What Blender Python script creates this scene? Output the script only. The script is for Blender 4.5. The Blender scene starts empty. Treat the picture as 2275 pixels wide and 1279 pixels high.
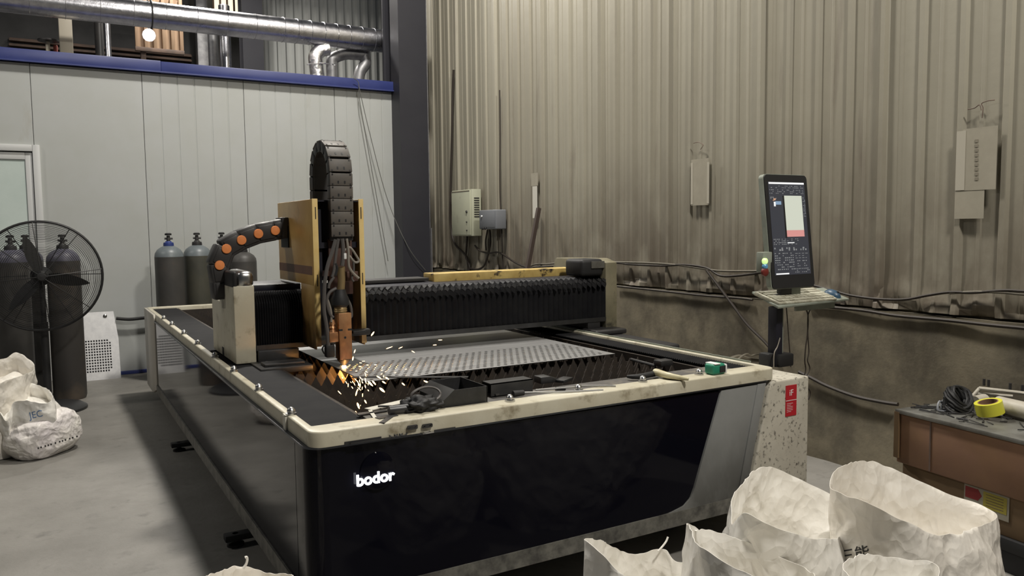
import bpy, bmesh, math, random
import numpy as np
from mathutils import Vector, Matrix, noise

random.seed(7)
SC = bpy.context.scene
COL = SC.collection
PI = math.pi

# ------------------------------------------------------------------ camera
FPX = 1759.07
PITCH, ROLL, YAW = (math.radians(a) for a in (4.396, -0.641, 30.232))
HC = 1.5
def _axes():
    cy, sy, cp, sp = math.cos(YAW), math.sin(YAW), math.cos(PITCH), math.sin(PITCH)
    f = Vector((sy*cp, cy*cp, -sp)); r = Vector((cy, -sy, 0)); u = r.cross(f)
    c, s = math.cos(ROLL), math.sin(ROLL)
    return c*r + s*u, -s*r + c*u, f
CR, CU, CF = _axes()
CO = Vector((0, 0, HC))
cam_d = bpy.data.cameras.new('camera')
cam_d.sensor_width = 36.0
cam_d.lens = 36.0*FPX/2275.0
cam_d.clip_start = 0.05
cam = bpy.data.objects.new('camera', cam_d); COL.objects.link(cam)
m3 = Matrix((CR, CU, -CF)).transposed()
cam.matrix_world = Matrix.Translation(CO) @ m3.to_4x4()
SC.camera = cam

# ------------------------------------------------------------------ light
SC.view_settings.view_transform = 'Standard'
SC.view_settings.look = 'None'
SC.view_settings.gamma = 1.0
SC.view_settings.use_curve_mapping = False
SC.view_settings.exposure = -0.08
world = bpy.data.worlds.new('hall_air'); SC.world = world
world.use_nodes = True
bg = world.node_tree.nodes['Background']
bg.inputs[0].default_value = (0.85, 0.92, 1.0, 1); bg.inputs[1].default_value = 0.035
def lamp(name, loc, power, size=0.6, color=(1, .95, .87), target=None):
    d = bpy.data.lights.new(name, 'AREA'); d.shape = 'DISK'; d.size = size; d.energy = power; d.color = color
    o = bpy.data.objects.new(name, d); COL.objects.link(o); o.location = loc
    if target is not None:
        o.rotation_euler = (Vector(target)-Vector(loc)).to_track_quat('-Z', 'Y').to_euler()
    return o
lamp('bay_lamp_machine', (2.5, 5.7, 7.0), 390)
lamp('bay_lamp_far', (2.2, 12.0, 6.6), 320, target=(2.2, 8.0, 0))
lamp('bay_lamp_entrance', (2.6, -.6, 6.2), 310, target=(2.4, 1.4, 0))
lamp('bay_lamp_side', (-4.2, 6.6, 6.4), 85, target=(-.5, 6.8, .8))

def at(px, py, x=None, y=None, z=None):
    """point of the place seen at a pixel, on the plane x=, y= or z="""
    d = CF*FPX + CR*(px-1137.5) - CU*(py-639.5)
    i, v = (0, x) if x is not None else (1, y) if y is not None else (2, z)
    t = (v-CO[i])/d[i]
    return CO + d*t

# ------------------------------------------------------------------ materials
def mat(name, col, rough=.5, metal=0., col2=None, vs=6., vlo=.35, vhi=.65, stretch=(1, 1, 1), grime=None, gs=4., glo=.52, ghi=.7,
        gstretch=(1, 1, 1), bump=0., bs=40., bstretch=(1, 1, 1), emis=None, estr=0., spec=.5, bdist=0., bd=.02, ridged=False, zgrime=None, rvar=0., coat=0., alpha=1., trans=0.):
    m = bpy.data.materials.new(name); m.use_nodes = True
    nt = m.node_tree; N = nt.nodes; K = nt.links
    b = N['Principled BSDF']
    b.inputs['Base Color'].default_value = (*col, 1); b.inputs['Roughness'].default_value = rough
    b.inputs['Metallic'].default_value = metal; b.inputs['Specular IOR Level'].default_value = spec
    b.inputs['Coat Weight'].default_value = coat; b.inputs['Coat Roughness'].default_value = .04
    b.inputs['Transmission Weight'].default_value = trans
    if emis: b.inputs['Emission Color'].default_value = (*emis, 1); b.inputs['Emission Strength'].default_value = estr
    tc = N.new('ShaderNodeTexCoord')
    def nz(scale, st, detail=5):
        mp = N.new('ShaderNodeMapping'); mp.inputs['Scale'].default_value = st
        K.new(tc.outputs['Object'], mp.inputs['Vector'])
        n = N.new('ShaderNodeTexNoise'); n.inputs['Scale'].default_value = scale; n.inputs['Detail'].default_value = detail
        n.inputs['Roughness'].default_value = .62
        K.new(mp.outputs['Vector'], n.inputs['Vector']); return n
    def ramp(src, lo, hi):
        r = N.new('ShaderNodeMapRange'); r.inputs['From Min'].default_value = lo; r.inputs['From Max'].default_value = hi
        K.new(src, r.inputs['Value']); return r.outputs['Result']
    cur = None
    def mixc(fac, c):
        nonlocal cur
        mx = N.new('ShaderNodeMix'); mx.data_type = 'RGBA'
        K.new(fac, mx.inputs['Factor'])
        if cur is None: mx.inputs['A'].default_value = (*col, 1)
        else: K.new(cur, mx.inputs['A'])
        mx.inputs['B'].default_value = (*c, 1); cur = mx.outputs['Result']
    if col2: mixc(ramp(nz(vs, stretch).outputs['Fac'], vlo, vhi), col2)
    if grime: mixc(ramp(nz(gs, gstretch, 8).outputs['Fac'], glo, ghi), grime)
    if zgrime:   # dirt splashed up to a height: (colour, z_low, z_high)
        sx = N.new('ShaderNodeSeparateXYZ'); K.new(tc.outputs['Object'], sx.inputs['Vector'])
        r1 = ramp(sx.outputs['Z'], zgrime[2], zgrime[1]); n = nz(5., (1, 1, .5), 8)
        mu = N.new('ShaderNodeMath'); mu.operation = 'MULTIPLY'; K.new(r1, mu.inputs[0]); K.new(ramp(n.outputs['Fac'], .2, .56), mu.inputs[1])
        mixc(mu.outputs[0], zgrime[0])
    if cur is not None: K.new(cur, b.inputs['Base Color'])
    if rvar:
        n = nz(9., (1, 1, 1)); r = N.new('ShaderNodeMapRange'); r.inputs['To Min'].default_value = max(0, rough-rvar); r.inputs['To Max'].default_value = min(1, rough+rvar)
        K.new(n.outputs['Fac'], r.inputs['Value']); K.new(r.outputs['Result'], b.inputs['Roughness'])
    if bump:
        n = nz(bs, bstretch, 3 if ridged else 6)
        src = n.outputs['Fac']
        if ridged:      # crumpled cloth: creased cells over a warped coordinate
            w2 = N.new('ShaderNodeVectorMath'); w2.operation = 'MULTIPLY_ADD'; K.new(n.outputs['Color'], w2.inputs[0]); w2.inputs[1].default_value = (.12, .12, .12); K.new(tc.outputs['Object'], w2.inputs[2])
            vo = N.new('ShaderNodeTexVoronoi'); vo.inputs['Scale'].default_value = bs*2.6; vo.inputs['Detail'].default_value = 1.5; K.new(w2.outputs['Vector'], vo.inputs['Vector']); src = vo.outputs['Distance']
        bp = N.new('ShaderNodeBump'); bp.inputs['Strength'].default_value = bump; bp.inputs['Distance'].default_value = bd; n.inputs['Distortion'].default_value = bdist
        K.new(src, bp.inputs['Height']); K.new(bp.outputs['Normal'], b.inputs['Normal'])
    return m

M = {}
M['floor'] = mat('floor_concrete', (.235, .225, .205), .6, col2=(.18, .172, .155), vs=2.2, grime=(.10, .096, .088), gs=7, glo=.58, ghi=.8, bump=.15, bs=18, rvar=.12)
M['panel'] = mat('sandwich_panel', (.475, .492, .49), .42, col2=(.44, .455, .435), vs=1.2, grime=(.36, .34, .28), gs=2.6, glo=.64, ghi=.85, gstretch=(1, 1, .35))
M['sheet'] = mat('painted_steel_sheet', (.365, .342, .272), .5, col2=(.32, .298, .236), vs=1.4, stretch=(1, 1, .3), grime=(.16, .13, .10), gs=2.2, glo=.62, ghi=.86, gstretch=(1, 2.2, .25),
                 zgrime=((.13, .105, .075), .9, 2.0), bump=.12, bs=5)
M['sheet_b'] = mat('painted_steel_sheet_old', (.342, .318, .25), .5, col2=(.295, .273, .215), vs=1.1, stretch=(1, 1, .25), grime=(.15, .12, .095), gs=2.6, glo=.6, ghi=.85, gstretch=(1, 2.2, .22),
                   zgrime=((.12, .095, .07), .9, 2.2), bump=.12, bs=4)
M['concrete'] = mat('stained_concrete', (.225, .195, .135), .85, col2=(.105, .092, .066), vs=3.0, grime=(.075, .062, .045), gs=3.4, glo=.5, ghi=.72, gstretch=(1, 1, .6), bump=.12, bs=22)
M['blue'] = mat('blue_painted_steel', (.030, .043, .175), .4, col2=(.042, .058, .21), vs=3)
M['column'] = mat('column_paint', (.030, .030, .038), .5, col2=(.024, .024, .032), vs=2)
M['galv'] = mat('galvanised_duct', (.62, .62, .65), .3, 1., col2=(.48, .48, .52), vs=14, rvar=.12, bump=.1, bs=25)
M['galv_dull'] = mat('galvanised_dull', (.36, .36, .37), .5, .7, col2=(.24, .24, .25), vs=9)
M['foil'] = mat('crumpled_foil', (.8, .8, .82), .18, 1., bump=1., bs=16)
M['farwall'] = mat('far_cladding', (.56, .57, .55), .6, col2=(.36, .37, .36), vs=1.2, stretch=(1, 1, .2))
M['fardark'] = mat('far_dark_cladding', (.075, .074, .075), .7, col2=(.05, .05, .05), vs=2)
M['brown'] = mat('rusty_rail', (.19, .125, .095), .7, col2=(.11, .08, .065), vs=5)
M['timber'] = mat('pale_timber', (.42, .28, .18), .6, col2=(.33, .22, .14), vs=6, stretch=(6, 6, .6))
M['skylight'] = mat('daylit_panel', (.7, .65, .5), .5, emis=(1., .93, .72), estr=1.1)
M['globe'] = mat('lamp_globe', (.9, .9, .9), .3, emis=(1, .96, 1.), estr=1.6)
M['cream'] = mat('cream_paint', (.55, .50, .40), .5)
M['red'] = mat('red_paint', (.42, .11, .09), .5)
M['black_gloss'] = mat('black_gloss_panel', (.004, .004, .0075), .05, spec=.14, rvar=.02)
M['dark'] = mat('dark_steel', (.022, .022, .024), .5, col2=(.035, .033, .032), vs=7)
M['black'] = mat('matt_black', (.012, .012, .013), .6)
M['navy'] = mat('navy_black', (.009, .009, .017), .5)
M['bellows'] = mat('bellows_cloth', (.008, .008, .010), .6, col2=(.014, .014, .015), vs=9, spec=.22)
M['ivory'] = mat('ivory_enamel', (.58, .55, .44), .4, col2=(.50, .46, .35), vs=5, grime=(.20, .165, .10), gs=11, glo=.55, ghi=.74, bump=.05, bs=30)
M['ivory_dirty'] = mat('ivory_enamel_worn', (.56, .53, .45), .45, col2=(.46, .43, .36), vs=4, grime=(.09, .08, .065), gs=52, glo=.55, ghi=.68)
M['olive_enamel'] = mat('dark_olive_enamel', (.25, .225, .15), .5, col2=(.17, .155, .10), vs=6, grime=(.06, .055, .04), gs=9, glo=.58, ghi=.75)  # darker olive version of the ivory enamel, for the right gantry block
M['ivory_side'] = mat('ivory_enamel_side', (.53, .50, .44), .42, col2=(.47, .44, .38), vs=3, grime=(.2, .18, .14), gs=12, glo=.66, ghi=.8)
M['grey_enamel'] = mat('grey_enamel', (.235, .24, .235), .42, col2=(.20, .205, .20), vs=4, zgrime=((.05, .048, .042), .15, .62))
M['skirt'] = mat('scuffed_skirt', (.17, .165, .145), .5, col2=(.06, .058, .053), vs=18)
M['lip'] = mat('dark_blue_lip', (.075, .082, .10), .32, .3)
M['deck'] = mat('dusty_deck', (.085, .08, .075), .75, col2=(.20, .18, .14), vs=11, vlo=.5, vhi=.75)
M['yellow'] = mat('scorched_yellow', (.70, .46, .16), .38, col2=(.58, .34, .11), vs=3.5, grime=(.10, .045, .025), gs=4.5, glo=.60, ghi=.86, gstretch=(1, 1, .8), zgrime=((.015, .011, .01), 1.0, 1.27))
M['band_brown'] = mat('red_brown_band', (.22, .095, .045), .45, col2=(.14, .055, .03), vs=8)
M['yellow_edge'] = mat('yellow_edge', (.78, .60, .26), .4, col2=(.70, .48, .17), vs=6, zgrime=((.02, .013, .01), .97, 1.09))
M['yellow_rail'] = mat('yellow_rail', (.62, .47, .17), .5, col2=(.46, .32, .10), vs=9, grime=(.03, .02, .015), gs=12, glo=.55, ghi=.62)
M['chain'] = mat('chain_plastic', (.035, .033, .033), .5)
M['chain_top'] = mat('chain_plate_dusty', (.12, .105, .09), .55, col2=(.09, .082, .074), vs=12)
M['orange'] = mat('orange_cap', (.86, .29, .09), .45)
M['copper'] = mat('copper_block', (.62, .33, .16), .34, .65, col2=(.44, .21, .10), vs=12, zgrime=((.06, .028, .02), .8, 1.0))
M['brass'] = mat('brass_tube', (.42, .31, .16), .4, .7)
M['rust_plate'] = mat('heat_browned_plate', (.10, .05, .035), .5, .3, col2=(.06, .03, .025), vs=9)
M['hose'] = mat('grey_hose', (.10, .092, .088), .5)
M['hose_pale'] = mat('pale_hose', (.26, .235, .20), .5)
M['steel'] = mat('bright_steel', (.55, .55, .55), .28, 1.)
M['sheet_metal'] = mat('mill_sheet', (.62, .62, .62), .36, .72, col2=(.48, .48, .485), vs=5, stretch=(.4, 6, 1))
M['steel_dark'] = mat('dull_steel', (.075, .075, .078), .42, .6, col2=(.05, .05, .05), vs=8)
M['slat'] = mat('scorched_slat', (.032, .027, .024), .7, .3, col2=(.055, .043, .034), vs=14)
M['screen'] = mat('screen_dark', (.02, .02, .025), .15, emis=(.55, .6, .75), estr=.055)
M['screen_white'] = mat('screen_white', (.1, .1, .1), .3, emis=(1, 1, 1), estr=.9)
M['screen_cream'] = mat('screen_cream', (.1, .1, .1), .3, emis=(.76, .80, .66), estr=.78)
M['screen_pink'] = mat('screen_pink', (.1, .1, .1), .3, emis=(.85, .33, .30), estr=.75)
M['screen_blue'] = mat('screen_blue', (.1, .1, .1), .3, emis=(.30, .50, .75), estr=.6)
M['screen_orange'] = mat('screen_orange', (.1, .1, .1), .3, emis=(.9, .45, .25), estr=.6)
M['screen_text'] = mat('screen_text', (.1, .1, .1), .3, emis=(.75, .78, .8), estr=.26)
M['led'] = mat('logo_led', (1, 1, 1), .3, emis=(.95, .97, 1.), estr=6.)
M['led_green'] = mat('green_button', (.5, .8, .3), .3, emis=(.7, 1., .35), estr=.8)
M['led_blue'] = mat('blue_button', (.12, .35, .6), .3)
M['stop_red'] = mat('stop_red', (.16, .02, .015), .4)
M['key'] = mat('dirty_keys', (.55, .54, .44), .6, col2=(.30, .28, .21), vs=30)
M['shelf'] = mat('grey_green_shelf', (.30, .33, .28), .5, col2=(.22, .24, .2), vs=8)
M['sticker_red'] = mat('red_sticker', (.46, .02, .03), .4)
M['print_white'] = mat('white_print', (.78, .78, .76), .5)
M['print_black'] = mat('black_print', (.02, .02, .02), .6)
M['print_blue'] = mat('blue_print', (.12, .22, .42), .6)
M['woven'] = mat('woven_sack', (.86, .84, .79), .45, col2=(.78, .755, .70), vs=5, bump=.5, bs=3.4, bdist=.5, bd=.03, ridged=True)
M['woven_b'] = mat('woven_sack_warm', (.82, .785, .72), .45, col2=(.74, .70, .63), vs=5, bump=.5, bs=3.4, bdist=.5, bd=.03, ridged=True)
M['woven_lilac'] = mat('woven_sack_printed', (.74, .69, .70), .45, col2=(.80, .77, .70), vs=4, bump=.6, bs=4.5, bdist=.5, bd=.03, ridged=True)
M['scrap'] = mat('metal_scrap_fill', (.3, .28, .25), .6, col2=(.5, .47, .42), vs=30, bump=.8, bs=30)
M['fan'] = mat('fan_black', (.018, .018, .019), .45)
M['cyl_grey'] = mat('cylinder_grey', (.048, .047, .046), .5, col2=(.07, .066, .062), vs=3, grime=(.10, .07, .05), gs=3, glo=.6, ghi=.8)
M['cyl_green'] = mat('cylinder_olive', (.085, .082, .062), .5, col2=(.06, .06, .05), vs=3, grime=(.14, .07, .05), gs=5, glo=.68, ghi=.8)
M['cyl_brown'] = mat('cylinder_rusty', (.05, .046, .043), .5, col2=(.10, .078, .06), vs=2.2, vlo=.5, vhi=.65)
M['cyl_top'] = mat('cylinder_silver', (.16, .185, .20), .4, col2=(.12, .14, .15), vs=6)
M['cyl_purple'] = mat('cylinder_lilac', (.085, .083, .115), .45)
M['cyl_blue'] = mat('cylinder_cap_blue', (.03, .05, .20), .45)
M['ebox'] = mat('beige_enclosure', (.52, .53, .40), .45, col2=(.47, .48, .37), vs=4, grime=(.30, .26, .19), gs=5, glo=.62, ghi=.8)
M['ebox_grey'] = mat('grey_enclosure', (.20, .21, .23), .45)
M['cable'] = mat('brown_cable', (.03, .022, .016), .6)
M['cable_pale'] = mat('dusty_cable', (.13, .115, .085), .6)
M['rope'] = mat('grey_rope', (.12, .12, .11), .7)
M['tube_brown'] = mat('brown_bar', (.06, .042, .035), .5)
M['paper'] = mat('paper_strip', (.62, .60, .53), .7)
M['paper_tan'] = mat('tan_paper', (.375, .345, .275), .7, col2=(.33, .305, .24), vs=9)
M['paper_pale'] = mat('pale_tape', (.46, .43, .355), .7)
M['carton'] = mat('brown_carton', (.24, .135, .07), .7, col2=(.19, .10, .065), vs=2.2)
M['carton_low'] = mat('brown_carton_dark', (.17, .105, .05), .7, col2=(.14, .09, .045), vs=2.2)
M['lid'] = mat('zinc_lid', (.25, .25, .23), .45, .4, col2=(.13, .125, .11), vs=7)
M['tape_yellow'] = mat('yellow_tape', (.62, .60, .05), .4)
M['print_yellow'] = mat('yellow_print', (.40, .34, .06), .5)
M['print_red'] = mat('faded_red_print', (.26, .03, .03), .5)
M['pipe_white'] = mat('white_pipe', (.50, .47, .40), .45, col2=(.38, .35, .29), vs=8)
M['tape_green'] = mat('green_case', (.02, .22, .13), .4)
M['handle_ivory'] = mat('ivory_handle', (.62, .58, .40), .4, col2=(.5, .44, .26), vs=12)
M['glass'] = mat('frosted_pane', (.62, .70, .67), .12, col2=(.52, .61, .58), vs=1.6, spec=.6)
M['frame'] = mat('grey_door_frame', (.56, .57, .57), .4)
M['galv_plate'] = mat('galvanised_plate', (.62, .62, .62), .42, .35, col2=(.52, .52, .53), vs=16)
M['spark'] = mat('hot_spark', (1, .7, .3), .5, emis=(1., .62, .26), estr=8.)
M['flame'] = mat('cut_flame', (1, .7, .3), .5, emis=(1., .70, .32), estr=26.)
M['mouse'] = mat('mouse_blue', (.03, .075, .13), .4)

# ------------------------------------------------------------------ mesh helpers
class MB:
    def __init__(s): s.v = []; s.f = []
    def add(s, vs, fs):
        o = len(s.v); s.v += [tuple(p) for p in vs]; s.f += [tuple(i+o for i in f) for f in fs]; return s
    def bm(s, b):
        b.verts.index_update(); s.add([v.co[:] for v in b.verts], [[v.index for v in f.verts] for f in b.faces]); b.free(); return s
    def box(s, x0, x1, y0, y1, z0, z1, bev=0, seg=2, mtx=None):
        if x0 > x1: x0, x1 = x1, x0
        if y0 > y1: y0, y1 = y1, y0
        if z0 > z1: z0, z1 = z1, z0
        V = [(x, y, z) for x in (x0, x1) for y in (y0, y1) for z in (z0, z1)]
        Fc = [(0, 1, 3, 2), (4, 6, 7, 5), (0, 4, 5, 1), (2, 3, 7, 6), (0, 2, 6, 4), (1, 5, 7, 3)]
        if not bev:
            if mtx: V = [mtx @ Vector(p) for p in V]
            return s.add(V, Fc)
        b = bmesh.new(); vs = [b.verts.new(p) for p in V]
        for f in Fc: b.faces.new([vs[i] for i in f])
        bmesh.ops.bevel(b, geom=b.edges[:], offset=bev, segments=seg, profile=.5, affect='EDGES')
        if mtx: b.transform(mtx)
        return s.bm(b)
    def prism(s, poly, axis, a, c, bev=0, seg=2, mtx=None):
        """poly: 2-D points on the other two axes in xyz order; extruded from a to c along axis"""
        def P(p, t): return {'x': (t, p[0], p[1]), 'y': (p[0], t, p[1]), 'z': (p[0], p[1], t)}[axis]
        b = bmesh.new(); n = len(poly)
        A = [b.verts.new(P(p, a)) for p in poly]; C = [b.verts.new(P(p, c)) for p in poly]
        b.faces.new(A); b.faces.new(C[::-1])
        for i in range(n): b.faces.new((A[i], C[i], C[(i+1) % n], A[(i+1) % n]))
        bmesh.ops.recalc_face_normals(b, faces=b.faces[:])
        if bev: bmesh.ops.bevel(b, geom=b.edges[:], offset=bev, segments=seg, profile=.5, affect='EDGES')
        if mtx: b.transform(mtx)
        return s.bm(b)
    def tube(s, path, r, n=8, caps=True, closed=False):
        P = [Vector(p) for p in path]; m = len(P); rs = r if isinstance(r, (list, tuple)) else [r]*m
        V = []; up = None
        for i, p in enumerate(P):
            if closed: t = P[(i+1) % m]-P[i-1]
            else: t = P[min(i+1, m-1)]-P[max(i-1, 0)]
            t = t.normalized() if t.length > 1e-9 else Vector((0, 0, 1))
            if up is None: up = t.orthogonal().normalized()
            up = (up-t*up.dot(t)); up = up.normalized() if up.length > 1e-6 else t.orthogonal().normalized()
            w = t.cross(up)
            for k in range(n):
                a = 2*PI*k/n; V.append(p+(up*math.cos(a)+w*math.sin(a))*rs[i])
        Fc = []
        for i in range(m if closed else m-1):
            j = (i+1) % m
            for k in range(n): Fc.append((i*n+k, i*n+(k+1) % n, j*n+(k+1) % n, j*n+k))
        if caps and not closed: Fc.append(tuple(range(n))[::-1]); Fc.append(tuple((m-1)*n+k for k in range(n)))
        return s.add(V, Fc)
    def lathe(s, prof, n=24, c=(0, 0, 0), mtx=None, caps=True):
        V = []
        for r, z in prof:
            for k in range(n): V.append(Vector((r*math.cos(2*PI*k/n), r*math.sin(2*PI*k/n), z)))
        Fc = [(i*n+k, i*n+(k+1) % n, (i+1)*n+(k+1) % n, (i+1)*n+k) for i in range(len(prof)-1) for k in range(n)]
        if caps: Fc.append(tuple(range(n))[::-1]); Fc.append(tuple((len(prof)-1)*n+k for k in range(n)))
        if mtx: V = [mtx @ p for p in V]
        return s.add([p+Vector(c) for p in V], Fc)
    def build(s, name, m, parent=None, ang=35, local=False, kind=None, label=None):
        me = bpy.data.meshes.new(name); me.from_pydata(s.v, [], s.f); me.update()
        b = bmesh.new(); b.from_mesh(me); bmesh.ops.recalc_face_normals(b, faces=b.faces[:]); b.to_mesh(me); b.free()
        me.shade_smooth(); me.set_sharp_from_angle(angle=math.radians(ang))
        me.materials.append(M[m] if isinstance(m, str) else m)
        o = bpy.data.objects.new(name, me); COL.objects.link(o)
        if parent: attach(o, parent, local)
        if kind: o['kind'] = kind
        if label: o['label'] = label
        return o
def attach(o, parent, local=False):
    o.parent = parent
    if not local and parent.type == 'EMPTY': o.matrix_parent_inverse = Matrix.Translation(-Vector(parent.location)) if parent.parent is None else Matrix()
def thing(name, label, cat, loc=(0, 0, 0), group=None):
    o = bpy.data.objects.new(name, None); COL.objects.link(o); o.location = loc; o.empty_display_size = .1
    o['label'] = label; o['category'] = cat
    if group: o['group'] = group
    return o
def tag(o, label, cat, group=None, kind=None):
    o['label'] = label; o['category'] = cat
    if group: o['group'] = group
    if kind: o['kind'] = kind
    return o
def struct(o, label=None, cat=None):
    o['kind'] = 'structure'
    if label: o['label'] = label
    if cat: o['category'] = cat
    return o
def copy_tree(o, loc, label=None):
    r = o.copy(); COL.objects.link(r); r.location = loc
    if label: r['label'] = label
    for ch in o.children:
        c = ch.copy(); COL.objects.link(c); c.parent = r
        for g in ch.children:
            d = g.copy(); COL.objects.link(d); d.parent = c
    return r
def spline(pts, k=8, closed=False):
    P = [Vector(p) for p in pts]; n = len(P); out = []
    for i in range(n if closed else n-1):
        if closed: a, b, c, d = P[i-1], P[i], P[(i+1) % n], P[(i+2) % n]
        else: a, b, c, d = P[max(i-1, 0)], P[i], P[i+1], P[min(i+2, n-1)]
        for j in range(k):
            t = j/k
            out.append(.5*((2*b)+(c-a)*t+(2*a-5*b+4*c-d)*t*t+(3*b-3*c+d-a)*t**3))
    if not closed: out.append(P[-1])
    return out
def text_mesh(name, body, size, m, mtx, parent=None, depth=.002, bold=0., kind=None):
    cu = bpy.data.curves.new(name, 'FONT'); cu.body = body; cu.size = size; cu.extrude = depth; cu.offset = bold
    cu.align_x = 'CENTER'; cu.align_y = 'CENTER'
    o = bpy.data.objects.new(name, cu); COL.objects.link(o)
    dg = bpy.context.evaluated_depsgraph_get(); dg.update()
    me = bpy.data.meshes.new_from_object(o.evaluated_get(dg)); bpy.data.objects.remove(o); bpy.data.curves.remove(cu)
    me.name = name; me.transform(mtx); me.materials.clear(); me.materials.append(M[m])
    q = bpy.data.objects.new(name, me); COL.objects.link(q)
    if parent: attach(q, parent)
    if kind: q['kind'] = kind
    return q
FRONT = Matrix(((1, 0, 0, 0), (0, 0, -1, 0), (0, 1, 0, 0), (0, 0, 0, 1)))   # text lying in XZ, facing -Y

# ================================================================== the setting
b = MB(); b.box(-7, 4.6, -5, 18, -.1, 0)
struct(b.build('floor', 'floor'), 'worn grey concrete factory floor', 'floor')

YB = 9.2       # face of the light partition
XW = 4.25      # face of the corrugated wall
wall_back = MB().box(-1.35, 3.86, YB+.075, YB+.10, 0, 3.15).build('wall_back', 'panel')
struct(wall_back, 'pale grey sandwich panel partition behind the laser cutter', 'wall')
seams = [-2.15, -1.11, -.083, .916, 1.942, 2.975, 3.86]
for i in range(1, len(seams)-1):
    x0, x1 = seams[i]+.002, seams[i+1]-.002
    z0 = 2.36 if i == 1 else .035
    b = MB(); n = 6; prof = []
    w = (x1-x0)/n
    prof.append((x0, YB+.075)); prof.append((x0, YB+.003)); prof.append((x0+.003, YB))
    for k in range(1, n):
        if i < 3 and not (i == 3 and k > 2): continue
        c = x0+k*w
        prof += [(c-.009, YB), (c-.003, YB+.0035), (c+.003, YB+.0035), (c+.009, YB)]
    prof += [(x1-.003, YB), (x1, YB+.003), (x1, YB+.075)]
    b.prism(prof, 'z', z0, 3.15)
    b.build('wall_panel', 'panel', wall_back, ang=12)
# beam on top and foot trim
b = MB(); b.box(-2.2, 1.10, YB-.07, YB+.12, 3.16, 3.275, .006); b.box(1.10, 3.80, YB-.065, YB+.12, 3.155, 3.27, .006)
b.box(-2.2, 3.80, YB-.085, YB-.06, 3.152, 3.166)
struct(b.build('trim_1', 'blue'), 'blue painted beam along the top of the partition', 'beam')
struct(MB().box(-.04, 3.7, YB-.03, YB+.05, 0, .035, .004).build('baseboard_back', 'blue'), 'thin blue foot rail under the partition', 'baseboard')
# door with glass in the partition, at the left
door = MB().box(-.10, -.035, YB-.03, YB+.10, 0, 2.36, .006).box(-1.15, -.1, YB-.03, YB+.10, 2.295, 2.36, .006).box(-1.15, -1.085, YB-.03, YB+.10, 0, 2.36, .006).build('door_1', 'frame')
struct(door, 'grey framed glazed door in the partition behind the fan', 'door')
MB().box(-.165, -.105, YB+.0, YB+.045, 0.02, 2.285, .004).box(-1.08, -.165, YB, YB+.045, 2.215, 2.285, .004).box(-1.08, -.165, YB, YB+.045, .02, .25, .004).build('door_leaf', 'frame', door)
MB().box(-1.08, -.167, YB+.015, YB+.03, .25, 2.213).build('glass_pane', 'glass', door)
# flat roof of the partition room, ducts stand on it
struct(MB().box(-2.2, 3.7, YB+.12, 13.6, 3.10, 3.16).build('ceiling', 'fardark'), 'flat roof over the partition room', 'roof')

# corrugated right wall
wall_right = MB().box(XW+.03, XW+.25, -2.5, 9.6, 0, 6.6).build('wall_right', 'concrete')
struct(wall_right, 'tall wall of cream corrugated sheets over stained concrete', 'wall')
pitch = .925/4
def sheet(y0, k):
    rnd = random.Random(k); prof = []
    for r in range(4):
        yy = y0+r*pitch
        d = .017 if r else .030
        prof += [(yy, XW), (yy+.012, XW-d), (yy+.040, XW-d), (yy+.052, XW)]
        prof += [(yy+.135, XW), (yy+.142, XW-.004), (yy+.16, XW-.004), (yy+.167, XW)]
    prof += [(y0+.925-.002, XW), (y0+.925+.010, XW-.016), (y0+.925+.038, XW-.016)]
    zs = [1.0, 1.03, 1.06, 1.09, 1.12, 1.15, 1.19, 1.25, 1.6, 2.2, 3.0, 4.2, 6.5]
    V = []; 
    for zi, z in enumerate(zs):
        for j, (yy, xx) in enumerate(prof):
            a = max(0, 1-(z-1.0)/.22)
            n1 = noise.noise(Vector((yy*7+k*3, z*14, .3)))
            n2 = noise.noise(Vector((yy*5, z*.9, 4.)))
            dx = -.012*a+n1*.05*a*a+n2*.006
            V.append((xx+min(dx, .02), yy+a*n1*.012, z))
    n = len(prof)
    Fc = [(i*n+j, i*n+j+1, (i+1)*n+j+1, (i+1)*n+j) for i in range(len(zs)-1) for j in range(n-1)]
    MB().add(V, Fc).build('wall_sheet', 'sheet' if k % 2 else 'sheet_b', wall_right, ang=20)
for k in range(-6, 7): sheet(2.925+.925*k, k)
low = MB()
zz = [0, .12, .3, .5, .7, .86, .955, .985]; ys = [i*.12-2.5 for i in range(101)]
V = []
for zi, z in enumerate(zz):
    for yv in ys:
        V.append((XW-.045+.016*noise.noise(Vector((yv*1.7, z*2.2, 1.)))+.006*noise.noise(Vector((yv*9, z*9, 1.)))-(.02 if z < .2 else 0), yv, z+(.012*noise.noise(Vector((yv*3, 1, 1))) if zi == len(zz)-1 else 0)))
n = len(ys); low.add(V, [(i*n+j, i*n+j+1, (i+1)*n+j+1, (i+1)*n+j) for i in range(len(zz)-1) for j in range(n-1)])
o = len(low.v); low.add([(XW-.03, yv, .985) for yv in ys]+[(XW+.06, yv, .985) for yv in ys], [(j, j+1, n+j+1, n+j) for j in range(n-1)])
low.build('concrete_plinth', 'concrete', wall_right, ang=60, label='stained dark concrete plinth below the sheets')
# steel column at the corner
b = MB(); b.box(3.685, 4.045, 8.93, 8.955, 0, 7); b.box(3.85, 3.88, 8.955, 9.45, 0, 7); b.box(3.685, 4.045, 9.42, 9.45, 0, 7)
b.box(3.69, 3.70, 8.955, 9.2, 0, 7)
column = b.build('steel_column', 'column')
struct(column, 'dark steel column where partition meets corrugated wall', 'column')
MB().box(4.05, 4.06, 8.9, 8.93, 0.3, 1.5).box(4.045, 4.065, 8.95, 9.0, 0, 6.5).build('edge_strip', 'galv_dull', column)

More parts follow.
